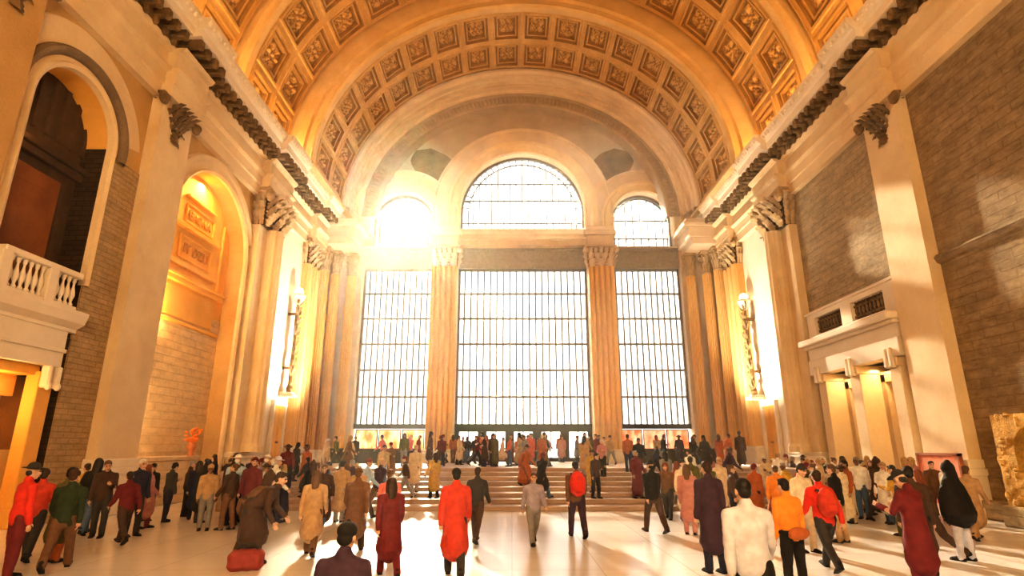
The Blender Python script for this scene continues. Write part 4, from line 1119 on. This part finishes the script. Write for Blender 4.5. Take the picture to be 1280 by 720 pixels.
USED = set(); NP = [0]
def person(x, y, z, rz, pose, top, topc, botc, hair, hairc, h=1.70, skin=0, group=None, label=None, place='', shoes='black'):
    """rz in degrees: 0 faces the viewer end, 180 faces the windows"""
    o = bpy.data.objects.new('person', mesh_of(pose, 'body')); COL.objects.link(o)
    for i, m in enumerate((SKIN[skin], EYE, LIP)):
        o.material_slots[i].link = 'OBJECT'; o.material_slots[i].material = m
    o.location = (x, y, z); o.rotation_euler = (0, 0, math.radians(rz)); s = h / 1.735; o.scale = (s, s, s)
    attach('trousers', mesh_of(pose, 'trousers'), [cloth(botc)], o)
    attach(top, mesh_of(pose, top), [cloth(topc)], o)
    for i in (0, 1): attach('shoe', mesh_of(pose, f'shoe{i}'), [cloth(shoes)], o)
    if hair == 'hood': attach('hood', mesh_of(pose, 'hood'), [cloth(hairc)], o)
    elif hair in ('cap', 'brim'): attach('hat', mesh_of(pose, hair), [cloth(hairc)], o)
    else: attach('hair', mesh_of(pose, hair), [hairm(hairc)], o)
    hw = {'short': 'short %s hair', 'long': 'long %s hair', 'bun': '%s hair in a bun', 'hood': '%s hood', 'cap': '%s knit cap', 'brim': '%s brimmed hat'}[hair] % hairc
    lab = label or f'person in {topc} {top}, {botc} trousers and {hw}, {POSTURE[pose]}{place}'
    assert lab not in USED, lab
    USED.add(lab)
    tag(o, lab, 'person', group)
    NP[0] += 1
    return o
F = person
G1 = 'people near the viewer'
# those near the balcony side
F(-8.35, 10.4, 0, 150, 'stand', 'jacket', 'red', 'maroon', 'brim', 'charcoal', 1.80, group=G1, label='person in red jacket and maroon trousers under a charcoal brimmed hat, by the amber portal')
F(-9.35, 12.0, 0, 200, 'walk', 'jacket', 'scarlet', 'charcoal', 'short', 'dark brown', 1.72, group=G1, label='person in scarlet jacket walking behind the brimmed hat')
F(-8.1, 11.1, 0, 205, 'stride', 'jacket', 'dark green', 'brown', 'cap', 'umber', 1.76, group=G1, label='striding person in dark green jacket, brown trousers and umber knit cap')
F(-8.75, 11.9, 0, 170, 'stand', 'coat', 'olive', 'rust', 'short', 'black', 1.70, group=G1, label='person in olive coat and rust trousers beside the dark green jacket')
F(-10.75, 15.5, 0, 190, 'walk', 'jacket', 'black', 'denim blue', 'long', 'black', 1.86, group=G1, label='person in black jacket and blue jeans walking below the brick pier')
F(-10.1, 15.0, 0, 20, 'rest', 'jacket', 'umber', 'charcoal', 'short', 'brown', 1.78, group=G1, label='person in umber jacket with forearm raised beside the blue jeans')
F(-11.6, 16.4, 0, 240, 'stand', 'jacket', 'mustard', 'umber', 'bun', 'dark brown', 1.66, group=G1, label='person in mustard jacket standing by the brick pier')
F(-8.85, 14.0, 0, 235, 'stride', 'jacket', 'maroon', 'umber', 'short', 'dark brown', 1.62, group=G1, label='striding person in maroon jacket before the great pilaster pedestal')
F(-9.4, 15.2, 0, 60, 'stand', 'jacket', 'navy', 'charcoal', 'short', 'white', 1.80, group=G1, label='white haired person in navy jacket near the niche parapet')
F(-9.95, 16.6, 0, 110, 'look', 'coat', 'rose', 'maroon', 'long', 'auburn', 1.64, group=G1, label='auburn haired person in rose coat before the great pilaster')
for i, (x, y, rz, ps, tp, c, b, hr, hc, hh, lb) in enumerate((
  (-10.9, 18.2, 180, 'stand', 'coat', 'black', 'black', 'short', 'black', 1.62, 'person in long black coat at the pilaster end of the niche parapet'),
  (-10.2, 18.0, 150, 'rest', 'jacket', 'charcoal', 'navy', 'cap', 'black', 1.64, 'person in charcoal jacket and black knit cap before the niche parapet'),
  (-9.7, 18.6, 210, 'stand', 'coat', 'navy', 'black', 'long', 'dark brown', 1.68, 'person in navy coat with long dark hair before the niche parapet'),
  (-9.1, 17.8, 170, 'phone', 'coat', 'black', 'charcoal', 'hood', 'black', 1.70, 'person in black coat and hood looking down before the niche parapet'),
  (-9.0, 19.4, 200, 'stand', 'coat', 'plum', 'black', 'short', 'black', 1.86, 'tall person in plum coat below the orange flowers'),
  (-8.6, 18.6, 170, 'stand', 'coat', 'charcoal', 'black', 'short', 'dark brown', 1.92, 'tallest person in charcoal coat below the orange flowers'),
  (-10.4, 19.4, 120, 'stand', 'jacket', 'umber', 'black', 'short', 'grey', 1.68, 'grey haired person in umber jacket close to the niche parapet'))):
    F(x, y, 0, rz, ps, tp, c, b, hr, hc, hh, group='dark clad people before the niche parapet', label=lb)
# the centre of the floor
F(-4.95, 11.6, 0, 100, 'stoop', 'coat', 'umber', 'charcoal', 'short', 'dark brown', 1.84, group=G1, label='person in umber coat bent forward over a brick red bag')
F(-5.45, 12.4, 0, 130, 'stoop', 'jacket', 'brown', 'umber', 'hood', 'umber', 1.78, group=G1, label='hooded person in brown jacket stooping behind the bent umber coat')
F(-4.1, 12.6, 0, 190, 'walk', 'coat', 'tan', 'brown', 'long', 'brown', 1.66, group=G1, label='person in tan coat with long brown hair walking near the brick red bag')
F(-3.3, 12.9, 0, 185, 'stride', 'coat', 'brown', 'umber', 'short', 'brown', 1.74, group=G1, label='striding person in brown coat behind the short black capped person')
F(-1.31, 4.85, 0, 175, 'stand', 'coat', 'plum', 'black', 'cap', 'black', 1.50, group=G1, label='short person in plum coat and black knit cap closest to the viewer')
F(-2.1, 10.6, 0, 200, 'walk', 'coat', 'maroon', 'maroon', 'long', 'dark brown', 1.62, group=G1, label='person in maroon coat and maroon trousers beside the scarlet coat')
F(-2.55, 12.6, 0, 170, 'stand', 'jacket', 'coral', 'grey', 'bun', 'brown', 1.64, group=G1, label='person in coral jacket and grey trousers with a bun, midway across the floor')
F(-.98, 10.6, 0, 185, 'walk', 'coat', 'scarlet', 'charcoal', 'short', 'black', 1.78, group=G1, label='black haired person in long scarlet coat on the open floor')
F(-.83, 14.2, 0, 165, 'walk', 'jacket', 'charcoal', 'umber', 'short', 'dark brown', 1.68, group=G1, label='slim person in charcoal jacket walking past the scarlet coat')
F(.49, 14.0, 0, 10, 'stride', 'jacket', 'lilac grey', 'grey', 'short', 'brown', 1.60, group=G1, label='striding person in lilac grey jacket on the bright open floor')
np_ = F(1.6, 15.0, 0, 185, 'walk', 'jacket', 'brown', 'plum', 'bun', 'black', 1.80, group=G1, label='person in brown jacket carrying a crimson backpack toward the stair')
F(3.68, 15.8, 0, 195, 'walk', 'jacket', 'black', 'umber', 'brim', 'black', 1.78, group=G1, label='person in black jacket and black brimmed hat walking to the stair')
F(4.5, 15.5, 0, 160, 'stand', 'coat', 'rose', 'rose', 'long', 'brown', 1.66, group=G1, label='person in rose coat and rose trousers near the stair')
# toward the portal side
F(3.55, 10.9, 0, 190, 'stand', 'coat', 'plum', 'navy', 'short', 'dark brown', 1.84, group=G1, label='person in plum coat beyond the light grey jacket')
F(2.52, 6.55, 0, 172, 'walk', 'jacket', 'light grey', 'black', 'short', 'black', 1.80, group=G1, label='black haired person in light grey jacket seen large from behind')
F(4.2, 9.3, 0, 190, 'stand', 'jacket', 'orange', 'black', 'short', 'black', 1.62, group=G1, label='person in orange jacket with a black waist bag beside the light grey jacket')
F(5.66, 11.1, 0, 180, 'stride', 'jacket', 'red', 'charcoal', 'short', 'dark brown', 1.76, group=G1, label='striding person in bright red jacket and charcoal trousers')
F(6.2, 13.0, 0, 15, 'rest', 'jacket', 'cream', 'beige', 'cap', 'charcoal', 1.74, group=G1, label='person in cream jacket and charcoal knit cap behind the bright red jacket')
F(7.6, 14.2, 0, 220, 'stand', 'jacket', 'black', 'tan', 'short', 'brown', 1.70, group=G1, label='person in black jacket and tan trousers past the bright red jacket')
F(6.1, 9.3, 0, 200, 'phone', 'coat', 'maroon', 'maroon', 'brim', 'charcoal', 1.74, group=G1, label='person in long maroon coat and charcoal brimmed hat looking down')
F(7.0, 10.6, 0, 160, 'stand', 'coat', 'umber', 'black', 'short', 'black', 1.76, group=G1, label='person in umber coat standing behind the charcoal brimmed hat')
F(8.4, 12.3, 0, 235, 'stride', 'jacket', 'brown', 'umber', 'long', 'auburn', 1.72, group=G1, label='auburn haired person in brown jacket striding toward the notice board')
F(8.75, 12.0, 0, 205, 'stand', 'cape', 'black', 'light grey', 'hood', 'black', 1.78, group=G1, label='person in black hooded cape and light grey trousers near the notice board')
F(11.0, 14.6, 0, 120, 'walk', 'coat', 'tan', 'tan', 'short', 'brown', 1.70, group=G1, label='person in tan coat and tan trousers walking by the golden kiosk')
F(9.7, 15.2, 0, 200, 'rest', 'jacket', 'mustard', 'olive', 'short', 'black', 1.66, group=G1, label='person in mustard jacket and olive trousers before the notice board')
F(7.1, 16.2, 0, 150, 'walk', 'jacket', 'orange', 'umber', 'bun', 'brown', 1.66, group=G1, label='person in orange jacket with a brown bun before the grille portal')

# bags, each carried or set down
def backpack(name, loc, rz, c, label, s=1.0):
    t = empty(name, loc, math.radians(rz)); t.scale = (s, s, s); tag(t, label, 'bag')
    bm = bmesh.new(); ball(bm, V(0, .12, .25), (.2, .13, .29), 16); box(bm, -.17, .17, .03, .2, .02, .4, .05); me = remesh(bm, .014, 3); folds(me, .01, 9, 2)
    b = bpy.data.objects.new('pack', me); COL.objects.link(b); b.parent = t; me.materials.clear(); me.materials.append(cloth(c))
    bm = bmesh.new(); box(bm, -.13, .13, .2, .28, .06, .25, .04); finish(bm, 'pocket', cloth(c), t)
    for sx in (-1, 1):
        bm = bmesh.new(); tube(bm, [(sx * .1, .06, .46), (sx * .12, -.02, .49), (sx * .13, -.1, .42), (sx * .12, -.04, .2), (sx * .1, .05, .08)], [(.03, .01)] * 5, 8); finish(bm, 'strap', cloth('charcoal'), t)
backpack('backpack', (1.6, 14.93, .98), 185, 'red', 'crimson backpack worn by the person in brown jacket', 1.05)
backpack('backpack', (5.66, 11.02, .93), 180, 'scarlet', 'scarlet backpack on the striding person in bright red jacket', .9)
bm = bmesh.new(); box(bm, -.3, .3, -.16, .16, 0, .34, .07); me = remesh(bm, .014, 3); folds(me, .012, 8, 5); me.materials.clear(); me.materials.append(cloth('brick red'))
t = empty('duffel_bag', (-4.75, 11.15, 0), .3); tag(t, 'brick red duffel bag on the floor under the bent umber coat', 'bag')
b = bpy.data.objects.new('bag_body', me); COL.objects.link(b); b.parent = t
bm = bmesh.new(); tube(bm, [(-.18, 0, .32), (-.12, 0, .43), (.12, 0, .43), (.18, 0, .32)], [.015] * 4, 8); finish(bm, 'strap', cloth('charcoal'), t)
def belt_bag(loc, rz, c, label):
    t = empty('waist_bag', loc, math.radians(rz)); tag(t, label, 'bag')
    bm = bmesh.new(); ball(bm, V(0, .2, 0), (.17, .07, .09), 14); finish(bm, 'pouch', cloth(c), t, smooth=True)
    bm = bmesh.new()
    lathe(bm, [(.19, -.03), (.2, 0), (.19, .03)], 24, Matrix.Diagonal((1, .78, 1, 1)), cap=False); finish(bm, 'belt', cloth('black'), t, smooth=True)
belt_bag((4.2, 9.3, .88), 190, 'rust', 'rust waist bag with black belt on the orange jacket beside light grey')

# ------------------------------------------------------------------ the further crowd, every person on their own
rng = random.Random(41)
TOPS = ['jacket', 'jacket', 'coat', 'coat', 'dress']
def crowd(n, spots, tops, bots, place, group, hs=(1.56, 1.80), faces=(0, 360)):
    hairs = [('short', 'black'), ('short', 'dark brown'), ('short', 'brown'), ('long', 'dark brown'), ('long', 'black'), ('long', 'blond'), ('bun', 'brown'), ('short', 'grey'), ('short', 'white'), ('cap', 'charcoal'), ('cap', 'maroon'), ('cap', 'tan'), ('brim', 'umber'), ('hood', 'umber'), ('long', 'auburn')]
    pts = []; made = 0; tries = 0
    while made < n and tries < 6000:
        tries += 1
        x, y, z = spots(rng)
        if any((x - a) ** 2 + (y - b) ** 2 < .42 ** 2 for a, b in pts): continue
        top = rng.choice(TOPS); tc = rng.choice(tops); bc = rng.choice(bots); hr, hc = rng.choice(hairs)
        pose = rng.choice(['stand', 'stand', 'rest', 'phone', 'walk', 'stride', 'look'])
        hw = {'short': 'short %s hair', 'long': 'long %s hair', 'bun': '%s bun', 'hood': '%s hood', 'cap': '%s cap', 'brim': '%s hat'}[hr] % hc
        lab = f'person {POSTURE[pose]} in {tc} {top}, {bc} trousers, {hw}, {place}'
        if lab in USED or len(lab.split()) > 16: continue
        pts.append((x, y)); made += 1
        person(x, y, z, rng.uniform(*faces), pose, top, tc, bc, hr, hc, rng.uniform(*hs), rng.choice([0, 0, 1, 1, 2]), group, lab)
DK = ['umber', 'brown', 'charcoal', 'black', 'navy', 'plum', 'maroon', 'olive']
MID = DK + ['tan', 'rust', 'rose', 'grey', 'beige', 'coral']
LT = ['tan', 'beige', 'cream', 'brown', 'rose', 'mustard', 'white', 'umber', 'rust', 'olive']
LOW = ['umber', 'charcoal', 'black', 'brown', 'navy', 'grey', 'denim blue']
def st_z(y): return min(LZ, (int((y - 21.0) / .92) + 1) * LZ / NS)
def on_landing(r):
    while True:
        x = r.uniform(-10.2, 11.8); y = r.uniform(29.2, 35.4)
        if abs(x - CX) < 5 or r.random() < .62: return x, y, LZ
def on_doors(r): return r.uniform(-3.6, 5.4), r.uniform(36.2, 38.8), LZ
def on_stair(r):
    y = 21.0 + .92 * r.randrange(0, 8) + .46
    return r.uniform(-9.6, 10.2), y, st_z(y)
crowd(46, on_landing, MID, LOW, 'on the landing', 'people on the landing', (1.45, 1.72))
crowd(22, on_doors, MID + ['cream'], LOW, 'by the glazed doors', 'people by the glazed doors', (1.5, 1.75))
def on_stair_mid(r):
    x, y, z = on_stair(r)
    return (x, y, z) if not (-2.5 < x < 2.2 and r.random() < .8) else (x + 5 if x > 0 else x - 5, y, z)
crowd(26, on_stair_mid, LT + MID, LOW, 'on the stone stair', 'people on the stair', (1.5, 1.75))
crowd(30, lambda r: (r.uniform(8.2, 13.2), r.uniform(16.6, 20.6) if r.random() < .55 else r.uniform(20.8, 27.5), 0) if r.random() < .45 else (r.uniform(11.7, 13.4), r.uniform(17.5, 27.5), 0), LT, LOW + ['tan', 'beige'], 'before the grille portal', 'people before the grille portal', (1.58, 1.84))
crowd(14, lambda r: (r.uniform(4.6, 9.8), r.uniform(16.8, 20.4), 0), LT + ['coral', 'red'], LOW, 'at the stair foot, portal side', 'people at the stair foot', (1.58, 1.8))
crowd(20, lambda r: (r.uniform(-8.3, -4.2), r.uniform(16.2, 20.3), 0), DK + ['rust', 'white', 'pale blue', 'tan'], LOW, 'at the stair foot, niche side', 'people at the stair foot', (1.6, 1.84))
crowd(8, lambda r: (r.uniform(-12.9, -11.4), r.uniform(22.0, 27.6), 0), DK, LOW, 'below the clustered pilaster', 'people below the clustered pilaster', (1.6, 1.8))
for i, (x, y, c, hc) in enumerate(((-7.9, 17.2, 'pale blue', 'white'), (-7.4, 17.9, 'lilac grey', 'white'), (-6.9, 17.4, 'white', 'light grey'))):
    F(x, y, 0, 190 - 30 * i, ('stand', 'rest', 'walk')[i], 'jacket', c, 'navy', 'brim', hc, 1.86, group='people in pale hats', label=f'person in {c} jacket and {hc} brimmed hat amid the dark crowd')
print('people', NP[0])
# ------------------------------------------------------------------ camera, sky, lamps
cam = bpy.data.cameras.new('camera'); co = bpy.data.objects.new('camera', cam); COL.objects.link(co)
co.location = (0, 0, 2.1); co.rotation_euler = (math.radians(90 + 15.6), 0, 0)
cam.sensor_width = 36; cam.lens = 36 * 715 / 1280; cam.clip_end = 500
SC.camera = co
w = bpy.data.worlds.new('world'); SC.world = w; w.use_nodes = True
nt = w.node_tree; bg = nt.nodes['Background']
bg.inputs[0].default_value = (1.0, 0.985, 0.955, 1); bg.inputs[1].default_value = 2.6
def light(kind, name, loc, energy, color, rot=None, target=None, **kw):
    l = bpy.data.lights.new(name, kind); l.energy = energy; l.color = color
    for k, v in kw.items(): setattr(l, k, v)
    o = bpy.data.objects.new(name, l); COL.objects.link(o); o.location = loc
    if rot: o.rotation_euler = rot
    if target is not None: o.rotation_euler = (Vector(target) - Vector(loc)).to_track_quat('-Z', 'Y').to_euler()
    return o
# sun: seen from the hall through the small arched window
SUN_D = Vector((-.188, .92, .392)).normalized()
so = light('SUN', 'sun', (0, 60, 40), 10.5, (1.0, .85, .64), angle=math.radians(1.5))
so.rotation_euler = SUN_D.to_track_quat('Z', 'Y').to_euler()
# daylight portals
for c, h, z0, z1 in ((CL, HW_S, LZ, ZW1), (CX, HW_C, LZ, ZW1), (CR, HW_S, LZ, ZW1), (CA_L, 2.25, ZH, 20.8), (CX, 4.68, ZC, 24), (CA_R, 2.25, ZH, 20.8)):
    o = light('AREA', 'daylight_portal', (c, YE + 1.3, (z0 + z1) / 2), 1, (1, 1, 1), rot=(-PI / 2, 0, 0), shape='RECTANGLE', size=2 * h, size_y=z1 - z0)
    o.data.cycles.is_portal = True
# thin haze volume added to give the sun glow and window veil
m = bpy.data.materials.new('glow_haze'); m.use_nodes = True
nt = m.node_tree; nt.nodes.clear()
vo = N(nt, 'ShaderNodeOutputMaterial'); vs = N(nt, 'ShaderNodeVolumeScatter'); vs.inputs['Color'].default_value = (1.0, .88, .70, 1)
vs.inputs['Density'].default_value = .00235; vs.inputs['Anisotropy'].default_value = .78
nt.links.new(vs.outputs[0], vo.inputs['Volume'])
bm = bmesh.new(); box(bm, XL - .5, XR + .5, YB + .2, YE + .7, 0.02, 32.5)
hz = finish(bm, 'haze', m); tag(hz, 'thin warm haze volume added for the sun glow in the hall', 'haze', kind='stuff')
WARM = (1.0, .58, .23); WARM2 = (1.0, .68, .35)
# cove lights lying on both cornices
for X, s in ((XL + .55, 1), (XR - .55, -1)):
    light('AREA', 'cove_lamp', (X, 22, 18.5), 1000, WARM, target=(X + s * 5, 22, 28), shape='RECTANGLE', size=26, size_y=.4)
# unseen warm fill added behind the viewer to brighten the hall
light('AREA', 'added_fill_light', (.5, -5, 9), 3300, WARM2, target=(0, 24, 9), shape='RECTANGLE', size=12, size_y=3)
# lamps in the tall niche, the balcony arch and the two portals
light('AREA', 'niche_lamp', (XL - .2, 21.0, 9.0), 260, WARM, target=(XL - .9, 24.2, 10.8), shape='RECTANGLE', size=.4, size_y=5.5)
light('AREA', 'niche_lamp', (XL - .2, 21.0, 3.8), 110, WARM2, target=(XL - .9, 24.2, 4.2), shape='RECTANGLE', size=.4, size_y=3.5)
light('AREA', 'niche_lamp', (XL - .3, 24.1, 13.75), 330, WARM, target=(XL - .5, 24.1, 9), shape='RECTANGLE', size=.4, size_y=2.2)
for x in (CX - 5.63, CX + 5.63): light('SPOT', 'column_fill', (x, YE - 3.2, LZ + .1), 420, (1, .62, .26), target=(x, YE - .7, 7.5), spot_size=math.radians(50), spot_blend=1, shadow_soft_size=.1)  # unseen amber fill spots added to warm the window columns
light('POINT', 'arch_lamp', (XL - .3, 14.35, 10.9), 28, WARM, shadow_soft_size=.15)
light('POINT', 'portal_lamp', (XL - .4, 15.2, 3.4), 70, WARM, shadow_soft_size=.1)
light('AREA', 'portal_lamp', (XR + .25, 24.25, 5.2), 100, WARM2, rot=(0, 0, 0), shape='RECTANGLE', size=.3, size_y=4.2)
# unseen spots added to whiten the far bays
for X, s in ((XL, 1), (XR, -1)):
    light('SPOT', 'bay_fill_spot', (X + s * 5.0, 33.4, 3.0), 9000, (1, .86, .66), target=(X, 33.4, 9.5), spot_size=math.radians(85), spot_blend=1, shadow_soft_size=.3)
SC.cycles.use_light_tree = False
SC.cycles.sample_clamp_indirect = 30
SC.view_settings.view_transform = 'Standard'
SC.view_settings.look = 'High Contrast'
SC.view_settings.exposure = -0.12
